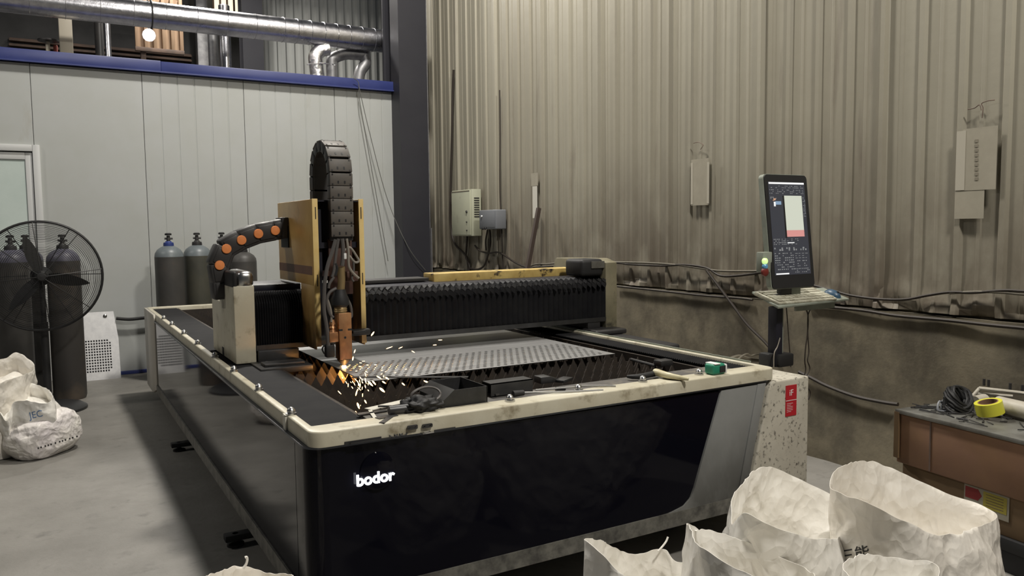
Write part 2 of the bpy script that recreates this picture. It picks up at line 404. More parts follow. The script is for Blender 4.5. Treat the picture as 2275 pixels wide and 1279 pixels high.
# ---------------------------------------------------------------- above the partition: the hall beyond
wf = MB()
prof = []; x = 3.30
while x < 6.2:
    prof += [(x, 14.0), (x+.03, 13.96), (x+.075, 13.96), (x+.105, 14.0)]; x += .15
prof += [(6.25, 14.0), (6.25, 14.05), (3.3, 14.05)]
wf.prism(prof, 'z', 0, 7.5)
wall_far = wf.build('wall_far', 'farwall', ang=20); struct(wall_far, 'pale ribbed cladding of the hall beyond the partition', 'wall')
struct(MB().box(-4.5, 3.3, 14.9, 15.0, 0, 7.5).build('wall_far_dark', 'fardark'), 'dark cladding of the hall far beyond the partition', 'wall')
p0 = at(538, 60, y=13.6); p1 = at(584, 60, y=13.6)
MB_ = MB().box(p0.x, p1.x, 13.6, 13.63, 0, 7.4).box(p0.x+.14, p0.x+.18, 13.63, 13.85, 0, 7.4).box(p0.x, p1.x, 13.85, 13.88, 0, 7.4)
tag(MB_.build('hall_column', 'column'), 'blue-grey steel column beyond the partition beside ribbed cladding', 'column')
p0 = at(437, 60, y=14.2); p1 = at(462, 60, y=14.2)
tag(MB().box(p0.x, p1.x, 14.2, 14.4, 0, 7.4, .01).build('hall_post', 'galv_dull'), 'pale steel post beyond the partition left of the vertical duct', 'post')
p0 = at(474, 28, y=14.5); p1 = at(534, 0, y=14.5)
sk = thing('skylight_panel', 'bright daylit window high above the round duct', 'window', (p0.x, 14.5, p0.z))
MB().box(p0.x, p1.x, 14.5, 14.52, p0.z, 6.3).build('pane', 'skylight', sk)
for i in range(5):
    xx = p0.x+(p1.x-p0.x)*i/4; MB().box(xx-.015, xx+.015, 14.47, 14.5, p0.z, 6.3).build('glazing_bar', 'timber', sk)
# brown rails and timber lattice frame
for (ya, yb2, lab) in ((101, 108, 'upper brown rail beyond the partition, ending at the timber frame'), (113, 119, 'middle rusty rail beyond the partition'), (124, 140, 'lower rusty channel rail close above the blue beam')):
    q0 = at(20, ya-14, y=14.85); q1 = at(425, ya+16, y=14.85)
    zc = (at(210, ya, y=14.85).z+at(210, yb2, y=14.85).z)/2; hh = abs(at(210, ya, y=14.85).z-at(210, yb2, y=14.85).z)/2
    b = MB(); b.box(q0.x, q1.x, 14.82, 14.91, zc-hh, zc+hh, .008); b.box(q0.x, q1.x, 14.79, 14.82, zc-hh, zc-hh+.02)
    tag(b.build('rusty_rail', 'brown'), lab, 'rail', 'rails beyond the partition')
f0 = at(305, 104, y=13.0); f1 = at(402, 60, y=13.0)
lat = thing('timber_lattice', 'pale timber lattice frame behind the white globe lamp', 'frame', (f0.x, 13, f0.z))
MB().box(f0.x, f1.x, 13.03, 13.06, f0.z, f0.z+.75).build('back_board', 'timber', lat)
for i in range(6):
    xx = f0.x+(f1.x-f0.x)*i/5; MB().box(xx-.025, xx+.025, 12.97, 13.03, f0.z, f0.z+.75, .005).build('bar', 'timber', lat)
MB().box(f0.x-.03, f1.x+.03, 12.96, 13.03, f0.z-.06, f0.z, .005).build('sill', 'brown', lat)
MB().box(f0.x+.05, f0.x+.12, 13.05, 13.15, 0, f0.z, .005).build('stud', 'brown', lat)
g = at(331, 78, y=10.6)
gl = thing('globe_lamp', 'white globe lamp hanging below the round duct', 'lamp', (g.x, g.y, g.z))
b = MB(); b.lathe([(.001, -.075), (.04, -.064), (.065, -.037), (.075, 0), (.065, .037), (.04, .064), (.015, .075)], 20, g); b.build('globe', 'globe', gl)
MB().tube([g+Vector((0, 0, .07)), g+Vector((0, 0, .6))], .008).build('stem', 'dark', gl)
# pipes on the roof at the far left
RZ = 3.16
def post(px0, px1, y, ztop, m, name, label, cat, rnd=True):
    a = at(px0, 100, y=y); c = at(px1, 100, y=y); r = (c.x-a.x)/2
    b = MB()
    if rnd: b.lathe([(r, RZ), (r, ztop), (r*.85, ztop+.01)], 18, ((a.x+c.x)/2, y, 0)); b.lathe([(r*1.25, RZ), (r*1.25, RZ+.03)], 18, ((a.x+c.x)/2, y, 0))
    else: b.box(a.x, c.x, y-.06, y+.06, RZ, ztop, .01)
    return tag(b.build(name, m), label, cat)
post(101, 111, 10.4, 3.62, 'cream', 'pipe_stub', 'thin cream pipe capped with a flange, left of the red pipe', 'pipe')
post(118, 128, 10.5, 3.60, 'red', 'red_pipe', 'red pipe standing on the roof behind the blue beam', 'pipe')
post(132, 162, 10.2, 4.2, 'cream', 'cream_post', 'wide cream post rising to the round duct', 'post', rnd=False)
post(211, 231, 10.6, 4.2, 'dark', 'dark_flue', 'dark flue pipe with a wire clamp, right of the cream post', 'pipe')
post(233, 247, 11.0, 4.6, 'galv', 'slim_duct', 'slim bright pipe half hidden behind the dark flue', 'pipe')
post(488, 513, 10.2, 4.2, 'galv', 'vertical_duct', 'bright vertical duct between grey post and blue-grey column', 'duct')
post(462, 484, 10.8, 4.0, 'galv_dull', 'grey_flue', 'dull grey flue left of the bright vertical duct', 'duct')
d0 = at(148, 118, y=9.9)
tag(MB().lathe([(.12, RZ), (.118, RZ+.03), (.09, RZ+.075), (.045, RZ+.1), (.002, RZ+.105)], 24, (d0.x, 9.9, 0)).build('roof_ventilator', 'cream'), 'round cream vent cap on the roof below the cream post', 'vent')
tag(MB().lathe([(.005, 3.62), (.11, 3.625), (.11, 3.64), (.02, 3.66)], 20, (at(106, 55, y=10.4).x, 10.4, 0)).build('pipe_flange', 'dark'), 'dark flange lid on top of the thin cream pipe', 'lid')
# the big round duct
duct = thing('round_duct', 'long spiral galvanised duct above the blue beam', 'duct', (1.2, 9.62, 3.855))
b = MB(); b.tube([(-2.4+i*.4, 9.62, 3.855) for i in range(17)], .14, 32); b.build('duct_body', 'galv', duct)
for i in range(40):
    xx = -2.3+i*.16
    t = [(xx+.03*math.sin(a)*0+.012*(a/PI-1), 9.62+.1415*math.sin(a), 3.855+.1415*math.cos(a)) for a in [2*PI*k/28 for k in range(28)]]
    if i % 2 == 0 or xx > 2.6: MB().tube(t, .0028, 5, closed=True).build('spiral_seam', 'galv', duct)
hx = at(337, 60, y=9.62).x
MB().tube([(hx, 9.62+.147*math.sin(2*PI*k/28), 3.855+.147*math.cos(2*PI*k/28)) for k in range(28)], .008, 6, closed=True).tube([(hx, 9.62, 3.99), (hx, 9.62, 6.5)], .006).build('hanger_strap', 'dark', duct)
# branch ducts under it
e = thing('branch_duct', 'grey branch duct pipe with elbows hanging under the round duct', 'duct', (3.3, 9.8, RZ))
def P(px, py, y=9.75): return at(px, py, y=y)
MB().tube(spline([P(815, 96), P(808, 118), P(812, 140), P(800, 160), P(796, 186)], 5), .07, 16).build('drop_pipe', 'galv_dull', e)
MB().tube(spline([P(812, 122), P(790, 121), P(768, 120), P(752, 124)], 5), .07, 16).build('cross_pipe', 'galv_dull', e)
MB().tube(spline([P(752, 124), P(738, 132), P(737, 150), P(738, 180)], 5), .07, 16).build('elbow_pipe', 'galv_dull', e)
MB().tube(spline([P(882, 105), P(876, 130), P(874, 160), P(876, 190)], 5), .065, 14).build('wall_side_pipe', 'galv_dull', e)
f = thing('foil_elbow', 'crumpled silver foil elbow duct standing on the roof', 'duct', (3.0, 9.6, RZ))
MB().tube(spline([P(729, 108, 9.62), P(712, 112, 9.62), P(701, 126, 9.62), P(703, 150, 9.62), P(708, 186, 9.62)], 5), [.085]*21, 18).build('elbow', 'foil', f)
MB().tube([P(682, 143, 9.53), P(715, 140, 9.53), P(746, 144, 9.53)], .008, 6).build('clamp_strip', 'foil', f)
# rope hanging from the beam
b = MB(); b.tube(spline([at(786, 174, y=9.08), at(797, 186, y=9.09), at(800, 230, y=9.1), at(830, 400, y=9.1), at(862, 580, y=9.1)], 8), .0045, 5)
b.tube(spline([at(797, 190, y=9.08), at(820, 290, y=9.08), at(860, 440, y=9.06), at(905, 545, y=8.9), at(945, 600, y=8.9)], 8), .0045, 5)
tag(b.build('hanging_rope', 'rope'), 'thin grey rope hanging from the blue beam beside the column', 'rope')

# ================================================================== the laser cutting machine
MC = thing('laser_cutting_machine', 'large black and ivory laser cutting machine with gantry throwing sparks', 'machine', (.72, 2.6, 0))
def part(mb, name, m, parent=None, **k): return mb.build(name, m, parent or MC, **k)
YF = 2.60; XL = .715; ZL = .757       # front face, left face, top of the panels
def arc(cx, cy, r, a0, a1, n=8): return [(cx+r*math.cos(math.radians(a0+(a1-a0)*i/n)), cy+r*math.sin(math.radians(a0+(a1-a0)*i/n))) for i in range(n+1)]
# wrap-round corner line, from the side seam round to the front
corner = [(XL, 2.762)]+arc(XL+.07, YF+.07, .07, 180, 270)
def wall_strip(line, z0, z1, t=.012):
    mb = MB(); n = len(line); V = []
    for i, p in enumerate(line):
        a = Vector(line[max(i-1, 0)]); c = Vector(line[min(i+1, n-1)]); d = (c-a).normalized(); nn = Vector((-d.y, d.x))
        q = Vector(p)+nn*t
        V += [(p[0], p[1], z0), (p[0], p[1], z1), (q.x, q.y, z1), (q.x, q.y, z0)]
    Fc = []
    for i in range(n-1):
        for k in range(4): Fc.append((i*4+k, i*4+(k+1) % 4, (i+1)*4+(k+1) % 4, (i+1)*4+k))
    Fc += [(0, 1, 2, 3), tuple(4*(n-1)+k for k in (3, 2, 1, 0))]
    return mb.add(V, Fc)
# front black panel with slanted right end
fp = [(XL+.07, .235), (2.26, .235), (2.33, .240), (2.385, .255), (2.425, .285), (2.445, .325), (2.604, .745), (XL+.07, ZL)]
mb = wall_strip(corner, .235, ZL); mb.prism(fp, 'y', YF, YF+.012)
front = part(mb, 'front_panel', 'black_gloss', ang=25)
part(MB().box(XL, XL+.012, 2.768, 7.02, .235, ZL), 'side_panel', 'black_gloss')
part(MB().box(XL+.004, XL+.02, 2.755, 2.775, .235, ZL), 'panel_seam', 'black')
# ivory end panel at the back
part(MB().prism([(7.03, .20), (7.03, .79), (7.07, .815), (7.79, .815), (7.79, .12), (7.35, .12)], 'x', XL-.008, XL+.02, .006), 'end_panel', 'ivory_side')
part(MB().box(XL, 3.15, 7.77, 7.79, .15, .815), 'back_panel', 'ivory_side')
# skirt
sk = [(XL-.008, 7.05)]+[(XL-.008, 2.80)]+[(p[0]-.006, p[1]-.006) for p in corner[1:]]+[(2.72, YF-.006)]
part(wall_strip(sk, .168, .235, .016), 'skirt', 'skirt')
part(MB().prism([(2.612, .748), (2.895, .752), (2.755, .170), (2.30, .170), (2.30, .236), (2.385, .252), (2.430, .282), (2.453, .322)], 'y', YF-.004, YF+.03, .004), 'slanted_pillar', 'grey_enamel')
part(MB().prism([(2.84, .752), (2.895, .752), (2.755, .172), (2.70, .172)], 'y', YF-.010, YF, .003), 'pillar_fold', 'grey_enamel')
# right end cabinet
cab = part(MB().prism([(2.925, .757), (3.185, .757), (3.185, .10), (2.77, .10), (2.775, .205), (2.905, .725)], 'y', YF-.018, 3.32, .010, 3), 'end_cabinet', 'ivory_dirty')
s0 = at(1746, 857, y=YF-.02); s1 = at(1769, 921, y=YF-.02)
stk = MB().box(s0.x, s1.x, YF-.0205, YF-.018, s1.z, s0.z).build('award_sticker', 'sticker_red', cab, label='small red award sticker reading iF')
text_mesh('sticker_letters', 'iF', .042, 'print_white', Matrix.Translation(((s0.x+s1.x)/2, YF-.0208, s0.z-.038)) @ FRONT, cab, .0006, .0)
MB().box(s0.x, s1.x, YF-.0215, YF-.0205, s0.z-.075, s0.z-.0725).build('sticker_line', 'print_white', cab)
mb = MB()
for i in range(6):
    z = s0.z-.088-i*.008; mb.box(s0.x+.008, s0.x+.05-(.012 if i in (1, 5) else 0), YF-.0212, YF-.0205, z-.0014, z)
mb.build('sticker_small_print', 'print_white', cab)
# hidden core and feet
part(MB().box(.80, 3.16, 2.72, 7.7, .17, .44), 'base_frame', 'black')
part(MB().box(.735, .76, 2.72, 7.75, .2, .76).box(2.96, 2.975, 2.72, 7.75, .2, .74).box(.76, 2.96, 7.6, 7.75, .2, .74).box(2.97, 3.17, 3.32, 7.75, .18, .72), 'inner_walls', 'dark')
for (fx, fy) in ((.70, 5.75), (.70, 3.85), (.95, 2.95), (2.6, 2.95), (2.9, 5.0), (1.8, 7.4)):
    part(MB().box(fx-.05, fx+.25, fy-.03, fy+.03, .03, .06, .004).lathe([(.04, 0), (.04, .012), (.014, .02), (.014, .06)], 12, (fx, fy, 0)).box(fx+.14, fx+.22, fy-.03, fy+.03, .06, .2), 'levelling_foot', 'black')
# lip and rim
def ring(outer, inner, z0, z1):
    n = len(outer); V = [(x, y, z) for z in (z0, z1) for (x, y) in outer]+[(x, y, z) for z in (z0, z1) for (x, y) in inner]
    Fc = []
    for i in range(n):
        j = (i+1) % n
        Fc += [(i, j, n+j, n+i), (2*n+i, 3*n+i, 3*n+j, 2*n+j), (n+i, n+j, 3*n+j, 3*n+i), (i, 2*n+i, 2*n+j, j)]
    return MB().add(V, Fc)
def rrect(x0, x1, y0, y1, r, n=6): return arc(x0+r, y0+r, r, 180, 270, n)+arc(x1-r, y0+r, r, 270, 360, n)+arc(x1-r, y1-r, r, 0, 90, n)+arc(x0+r, y1-r, r, 90, 180, n)
part(ring(rrect(XL-.006, 2.96, YF-.008, 7.78, .075), rrect(.77, 2.90, 2.68, 7.70, .02), ZL, ZL+.008), 'panel_lip', 'lip')
mb = ring(rrect(.724, 2.962, 2.586, 7.77, .05), rrect(.758, 2.938, 2.692, 7.70, .004), .766, .82)
bmr = bmesh.new(); vs = [bmr.verts.new(p) for p in mb.v]
for f in mb.f: bmr.faces.new([vs[i] for i in f])
bmesh.ops.recalc_face_normals(bmr, faces=bmr.faces[:])
ed = [e for e in bmr.edges if abs(e.verts[0].co.z-.82) < 1e-5 and abs(e.verts[1].co.z-.82) < 1e-5 and len(e.link_faces) == 2 and abs(e.link_faces[0].normal.z-e.link_faces[1].normal.z) > .5]
bmesh.ops.bevel(bmr, geom=ed, offset=.007, segments=3, profile=.5, affect='EDGES')
part(MB().bm(bmr), 'table_rim', 'ivory')
part(MB().box(.967, 2.80, 2.692, 2.825, .77, .812, .003), 'front_deck', 'deck')
part(MB().box(.967, .985, 2.825, 7.7, .44, .80).box(2.775, 2.79, 2.825, 7.7, .44, .79).box(.98, 2.78, 2.82, 2.835, .44, .80).box(.98, 2.78, 7.5, 7.52, .44, .80), 'pit_wall', 'slat')
# corner rim wear strip with pale tape
q0 = at(635, 928, z=.80); 
part(MB().box(.716, .7235, q0.y-.05, q0.y-.015, .745, .815).box(.716, .75, q0.y-.05, q0.y-.015, .82, .8215), 'tape_patch', 'paper')
# ribbed way covers
def waycover(x0, x1, y0, y1, z, p=.016):
    mb = MB(); n = int((y1-y0)/p); V = []
    for i in range(2*n+1):
        yy = y0+i*p/2; zz = z-(.006 if i % 2 else 0); V += [(x0, yy, zz), (x1, yy, zz)]
    return mb.add(V, [(2*i, 2*i+1, 2*i+3, 2*i+2) for i in range(2*n)])
part(waycover(.762, .965, 2.70, 7.69, .806), 'way_cover', 'bellows', ang=5)
part(waycover(2.80, 2.936, 2.70, 7.69, .806), 'way_cover', 'bellows', ang=5)
part(MB().box(2.965, 3.235, 3.55, 7.7, .72, .795, .02, 3), 'right_rail_cover', 'dark')
part(MB().box(2.955, 2.963, 2.75, 7.7, .80, .828), 'rail_edge_strip', 'shelf')
# ball transfers on the rim
ballm = None
def ball(x, y, z=.82):
    global ballm
    if ballm is None:
        ballm = part(MB().lathe([(.020, 0), (.020, .006), (.013, .007), (.015, .014), (.012, .022), (.006, .027), (.001, .028)], 14), 'ball_transfer', 'steel'); ballm.location = (x, y, z); return
    o = ballm.copy(); COL.objects.link(o); o.location = (x, y, z)
for (px, py) in ((366, 708), (389, 721), (414, 741), (443, 764), (477, 793), (516, 825), (577, 866), (647, 920)):
    q = at(px, py, z=.82); ball(.741, q.y)
for (px, py) in ((1133, 891), (1285, 868), (1428, 848), (1553, 832)):
    q = at(px, py, z=.82); ball(q.x, max(q.y, 2.62))
# slats with teeth
mb = MB(); poly = [(.985, .50)]; xx = .985; p_ = .0545
while xx+p_ < 2.775:
    poly += [(xx, .750), (xx+.006, .750), (xx+p_/2+.003, .797), (xx+p_-.0, .750)]; xx += p_
poly += [(2.775, .750), (2.775, .50)]
n = len(poly); V = [(x, -.002, z) for x, z in poly]+[(x, .002, z) for x, z in poly]
# triangulate by strips: vertical quads between neighbouring outline points and the bottom edge
Fc = []; 
top = poly[1:-1]
V = []; 
for (x, z) in top: V += [(x, -.002, z), (x, .002, z), (x, -.002, .5), (x, .002, .5)]
for i in range(len(top)-1):
    a, c = 4*i, 4*i+4
    Fc += [(a, c, c+2, a+2), (a+1, a+3, c+3, c+1), (a, a+1, c+1, c)]
sl = part(MB().add(V, Fc), 'slat', 'slat', ang=10)
y = 2.90; first = True
while y < 7.45:
    if first: sl.location.y = y; first = False
    else: o = sl.copy(); COL.objects.link(o); o.location.y = y
    y += .135
# bodor badge on the front panel
c0 = at(838, 1046, y=YF)
badge = part(MB().lathe([(.066, 0), (.064, .006), (.05, .011), (.001, .0135)], 36, mtx=Matrix.Translation((c0.x, YF, c0.z)) @ Matrix.Rotation(PI/2, 4, 'X') @ Matrix.Scale(1.05, 4, (0, 1, 0))), 'logo_badge', 'black_gloss', label='round black badge with a lit logo reading bodor')
t0 = at(834, 1062, y=YF-.014)
text_mesh('logo_letters', 'bodor', .056, 'led', Matrix.Translation((t0.x, YF-.0150, t0.z)) @ FRONT, badge, .002, .0012)

# ---------------------------------------------------------------- gantry
YG = 4.20
prof = [(YG, .81), (4.84, .81), (4.84, 1.112), (4.60, 1.112), (4.60, 1.215), (YG, 1.215)]
lb = part(MB().prism(prof, 'x', .80, .905, .008), 'left_end_block', 'ivory')
part(MB().box(.822, .906, YG-.003, 4.50, 1.20, 1.29, .03, 4), 'left_block_cap', 'steel')
part(MB().box(.799, .824, YG+.002, 4.50, 1.20, 1.289, .012, 3), 'left_cap_side', 'black')
q = at(497, 780, x=.80)
MB().box(.797, .8, q.y-.012, q.y+.03, q.z-.02, q.z+.022).build('notch', 'black', lb)
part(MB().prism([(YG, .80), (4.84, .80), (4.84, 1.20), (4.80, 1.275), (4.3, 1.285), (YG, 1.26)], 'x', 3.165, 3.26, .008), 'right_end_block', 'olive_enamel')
part(MB().box(2.985, 3.166, YG+.02, 4.42, 1.17, 1.285, .025, 3), 'right_block_cap', 'black')
part(MB().box(3.06, 3.165, YG+.012, YG+.02, 1.225, 1.27), 'right_cap_window', 'lid')
# beam behind the bellows
part(MB().box(.905, 3.165, 4.34, 4.72, .92, 1.165, .005), 'gantry_beam', 'navy')
part(MB().box(.905, 3.165, YG-.004, 4.5, .872, .884).box(.905, 3.165, YG-.004, YG+.002, .884, .90), 'lower_bar', 'steel_dark')
part(MB().box(2.06, 3.14, 4.50, 4.66, 1.150, 1.215, .003), 'yellow_top_rail', 'yellow_rail')
part(MB().box(1.45, 2.04, 4.53, 4.70, 1.17, 1.19, .003), 'dark_top_rail', 'dark')
part(MB().box(.905, 1.19, 4.36, 4.70, 1.17, 1.205, .006), 'left_top_cover', 'navy')
# left bellows: fine pleats
def bellows(x0, x1, n, zb, zt, amp, yf, yback, scal=0.):
    sec = [(yf, zb), (yf, zb+.12*(zt-zb)), (yf, zt-.085), (yf+.004, zt-.06), (yf+.016, zt-.035), (yf+.04, zt-.012), (yf+.075, zt), (yback, zt)]
    out = [1, 1, 1, 1.2, 1.5, 1.7, 1.4, .6]
    V = []
    for i in range(2*n+1):
        x = x0+(x1-x0)*i/(2*n); k = 1 if i % 2 else 0
        for j, (yy, zz) in enumerate(sec):
            a = amp*out[j]*k
            s_ = scal*(math.sin(i*.9+j)*.35+.5)*k if 2 < j < 7 else 0
            V.append((x+(s_*.6), yy+a*(1 if j < 6 else .3), zz-(a*.6 if j > 3 else 0)-s_))
    m = len(sec)
    return MB().add(V, [(i*m+j, (i+1)*m+j, (i+1)*m+j+1, i*m+j+1) for i in range(2*n) for j in range(m-1)])
part(bellows(.907, 1.185, 22, .885, 1.175, .010, YG+.01, 4.4), 'left_bellows', 'bellows', ang=5)
part(bellows(1.42, 3.163, 46, .895, 1.165, .018, YG, 4.46, .012), 'right_bellows', 'bellows', ang=5)
# scalloped cloth tongues along the top of the right bellows
mb = MB()
for i in range(46):
    x = 1.43+(3.15-1.43)*i/45; w = .019; s_ = .006*math.sin(i*2.3)
    mb.add([(x-w, YG-.002, 1.115+s_), (x, YG-.016, 1.092+s_), (x+w, YG-.002, 1.115+s_), (x, YG-.010, 1.132), (x-w, YG+.004, 1.140), (x+w, YG+.004, 1.140)], [(0, 1, 3), (1, 2, 3), (0, 3, 4), (3, 2, 5), (4, 3, 5)])
    mb.add([(x-w*.9, YG-.002, 1.145+s_), (x, YG-.014, 1.128+s_), (x+w*.9, YG-.002, 1.145+s_), (x, YG+.01, 1.160)], [(0, 1, 3), (1, 2, 3)])
part(mb, 'bellows_fringe', 'bellows', ang=5)
# foot bracket of the left block
part(MB().box(.91, 1.12, YG-.02, 4.5, .80, .872, .003).box(.87, 1.13, YG-.24, 4.5, .785, .815, .004), 'foot_bracket', 'steel_dark')
part(MB().box(.90, 1.10, YG-.2, YG-.1, .815, .83, .004).tube([(.93, YG-.08, .82), (1.08, YG-.12, .82)], .007), 'foot_clamp', 'steel_dark')
part(MB().box(3.0, 3.25, YG-.12, 4.9, .795, .83, .012, 3).box(3.02, 3.12, YG, 4.7, .83, .89, .004), 'right_foot_bracket', 'dark')
# ---------------------------------------------------------------- cutting head housing
YH = 3.98; XA = at(697, 445, y=YH).x; XB = at(803, 445, y=YH).x; ZT = at(697, 442, y=YH).z
YBK = at(617, 447, x=XA-.01).y
hs = part(MB().box(XA+.01, XB-.005, YH+.16, YH+.18, .93, ZT-.01), 'housing_back', 'navy')
pa = MB().box(XA-.012, XA-.004, YH+.001, YBK, 1.215, ZT, .002).box(XA-.012, XA-.004, YH+.001, YG+.02, .885, 1.215, .002).build('side_plate', 'yellow', hs)
MB().box(XA-.011, XA+.018, YH-.004, YH+.001, .90, ZT+.002, .001).build('plate_flange', 'yellow_edge', hs)
MB().box(XB-.006, XB+.002, YH+.001, YG+.05, .89, ZT, .002).build('side_plate', 'yellow', hs)
MB().box(XB-.018, XB+.008, YH-.004, YH+.001, .90, ZT+.002, .001).build('plate_flange', 'yellow_edge', hs)
for zc in (ZT-.07, 1.24):
    MB().box(XA+.004, XA+.008, YH-.006, YH-.003, zc-.03, zc+.03).build('flange_slot', 'black', hs)
    MB().box(XB-.008, XB-.004, YH-.006, YH-.003, zc-.03, zc+.03).build('flange_slot', 'black', hs)
MB().box(XA, XB, YH+.02, YH+.16, ZT-.012, ZT-.004).build('housing_top', 'navy', hs)
MB().box(XA+.02, XB-.02, YH+.03, YH+.16, ZT-.25, ZT-.22).box(XA+.02, XA+.05, YH+.05, YH+.16, .95, ZT-.05).build('inner_shelf', 'navy', hs)
MB().box(XA+.075, XB-.05, YH+.02, YH+.05, 1.16, at(760, 531, y=YH).z, .003).build('z_axis_plate', 'rust_plate', hs)
MB().box(XA-.02, XA-.012, YH+.45, YH+.60, 1.40, 1.52).build('chain_bracket', 'black', hs)
MB().box(XA-.0126, XA-.012, YH+.02, YBK, at(650, 604, x=XA-.01).z, at(650, 586, x=XA-.01).z).build('brown_band', 'band_brown', hs, label='red-brown band on the yellow plate')  # thin red-brown strip laid across the yellow plate
# side chain: bends in XZ, with orange caps
YC = 4.50
pts = [at(px, py, y=YC) for px, py in ((628, 507), (605, 512), (568, 519), (531, 533), (498, 552), (483, 588), (489, 625), (492, 660))]
ch = thing_ = part(MB().box(XA-.05, XA-.012, YC-.07, YC+.07, pts[0].z-.055, pts[0].z+.06, .004), 'side_cable_chain', 'chain')
for i in range(len(pts)-1):
    a, c = pts[i], pts[i+1]; d = c-a; L = d.length; mid = (a+c)/2
    ang_ = math.atan2(d.z, d.x)
    mt = Matrix.Translation(mid) @ Matrix.Rotation(-ang_, 4, 'Y')
    hh = .055 if i < 5 else .048
    MB().box(-L*.60, L*.60, -.060, .060, -hh, hh, .012, 2, mt).box(-L*.45, L*.45, -.066, .066, -hh*.72, hh*.72, .006, 2, mt).build('chain_link', 'chain', ch)
    if i < 5:
        q = pts[i+1]
        MB().lathe([(.026, 0), (.024, .008), (.001, .011)], 18, mtx=Matrix.Translation(q-Vector((0, .066, 0))) @ Matrix.Rotation(PI/2, 4, 'X')).build('orange_cap', 'orange', ch)
# head chain: arch in YZ
XC = at(757, 480, y=YH-.01).x; zt_ = at(735, 324, y=4.14).z
Rr = .155; yf_ = YH-.01; zc_ = zt_-Rr
path = []
z = at(757, 526, y=yf_).z
n0 = max(2, round((zc_-z)/.072)); path = [(yf_, z+(zc_-z)*i/n0) for i in range(n0)]
na = 7
for k in range(na+1):
    a = PI*k/na; path.append((yf_+Rr-Rr*math.cos(a), zc_+Rr*math.sin(a)))
z = zc_-.075
while z > 1.55: path.append((yf_+2*Rr, z)); z -= .0745
hc = part(MB().box(XC-.06, XC+.06, yf_-.01, yf_+.02, path[0][1]-.02, path[0][1]+.02, .004), 'head_cable_chain', 'chain')
for i in range(len(path)-1):
    a = Vector((0, *path[i])); c = Vector((0, *path[i+1])); d = c-a; L = d.length
    ax = d.normalized(); nrm = Vector((0, -ax.z, ax.y))      # outward
    if i == 0 and nrm.y > 0: pass
    X = Vector((1, 0, 0))
    mt = Matrix(((X.x, ax.x, nrm.x, XC), (X.y, ax.y, nrm.y, (a.y+c.y)/2), (X.z, ax.z, nrm.z, (a.z+c.z)/2), (0, 0, 0, 1)))
    MB().box(-.058, -.048, -L*.58, L*.58, -.032, .022, .004, 2, mt).box(.048, .058, -L*.58, L*.58, -.032, .022, .004, 2, mt).box(-.05, .05, -L*.56, L*.56, -.03, -.024, 0, 2, mt).build('chain_link', 'chain', hc)
    MB().box(-.060, .060, -L*.485, L*.485, .017, .028, .004, 2, mt).build('chain_cover', 'chain_top', hc)
    mb = MB()
    for sx in (-.047, .047):
        for sy in (-.38, .38): mb.box(sx-.004, sx+.004, L*sy-.004, L*sy+.004, .027, .0292, 0, 2, mt)
    for sx in (-.017, .017): mb.box(sx-.004, sx+.004, -L*.22-.007, -L*.22+.007, .027, .0292, 0, 2, mt)
    mb.build('cover_clip', 'black', hc)
# cutting head
YN = 3.88; XN = at(764, 800, y=YN).x
def h(px, py, y=YN): return at(px, py, y=y)
zz_ = lambda py: h(762, py).z
hd = part(MB().box(XN-.030, XN+.036, YN-.030, YN+.04, zz_(797), zz_(694), .003), 'cutting_head', 'copper')
MB().box(XN-.031, XN-.012, YN-.0308, YN-.02, zz_(733), zz_(729)).box(XN+.015, XN+.037, YN-.0308, YN-.02, zz_(733), zz_(729)).lathe([(.006, 0), (.006, .002)], 10, mtx=Matrix.Translation((XN+.0, YN-.0298, zz_(748))) @ Matrix.Rotation(PI/2, 4, 'X')).build('head_recess', 'black', hd)
MB().lathe([(.030, zz_(694)), (.030, zz_(691)), (.034, zz_(690)), (.030, zz_(688)), (.034, zz_(686)), (.030, zz_(684)), (.033, zz_(681))], 20, (XN-.01, YN, 0)).build('threaded_collar', 'brass', hd)
MB().lathe([(.034, zz_(681)), (.045, zz_(676)), (.046, zz_(664)), (.034, zz_(652)), (.028, zz_(642))], 20, (XN-.012, YN, 0)).build('rubber_boot', 'black', hd)
MB().tube([h(757, 648), h(759, 620), h(758, 592)], .019, 14).build('fibre_connector', 'brass', hd)
MB().box(XN-.078, XN-.030, YN-.022, YN+.03, zz_(757), zz_(735), .003).lathe([(.016, zz_(735)), (.012, zz_(730)), (.016, zz_(726)), (.012, zz_(722)), (.016, zz_(718)), (.010, zz_(708))], 14, (XN-.055, YN, 0)).build('side_valve', 'copper', hd)
zs_ = .803
MB().lathe([(.034, zz_(797)), (.031, zz_(800)), (.018, zz_(806)), (.010, zs_+.006), (.003, zs_+.004)], 20, (XN, YN, 0)).build('nozzle', 'dark', hd)
MB().box(XN-.095, XN-.05, YN-.02, YN+.02, zz_(790), zz_(762), .006).tube(spline([h(722, 765), h(716, 775), h(722, 786), h(730, 785)], 5), .004).build('height_sensor', 'black', hd)
MB().box(XN+.06, XN+.17, YN+.06, YN+.10, zz_(752), zz_(738), .008).box(XN+.06, XN+.13, YN+.02, YN+.06, zz_(745), zz_(738), .004).build('air_jet', 'black', hd)
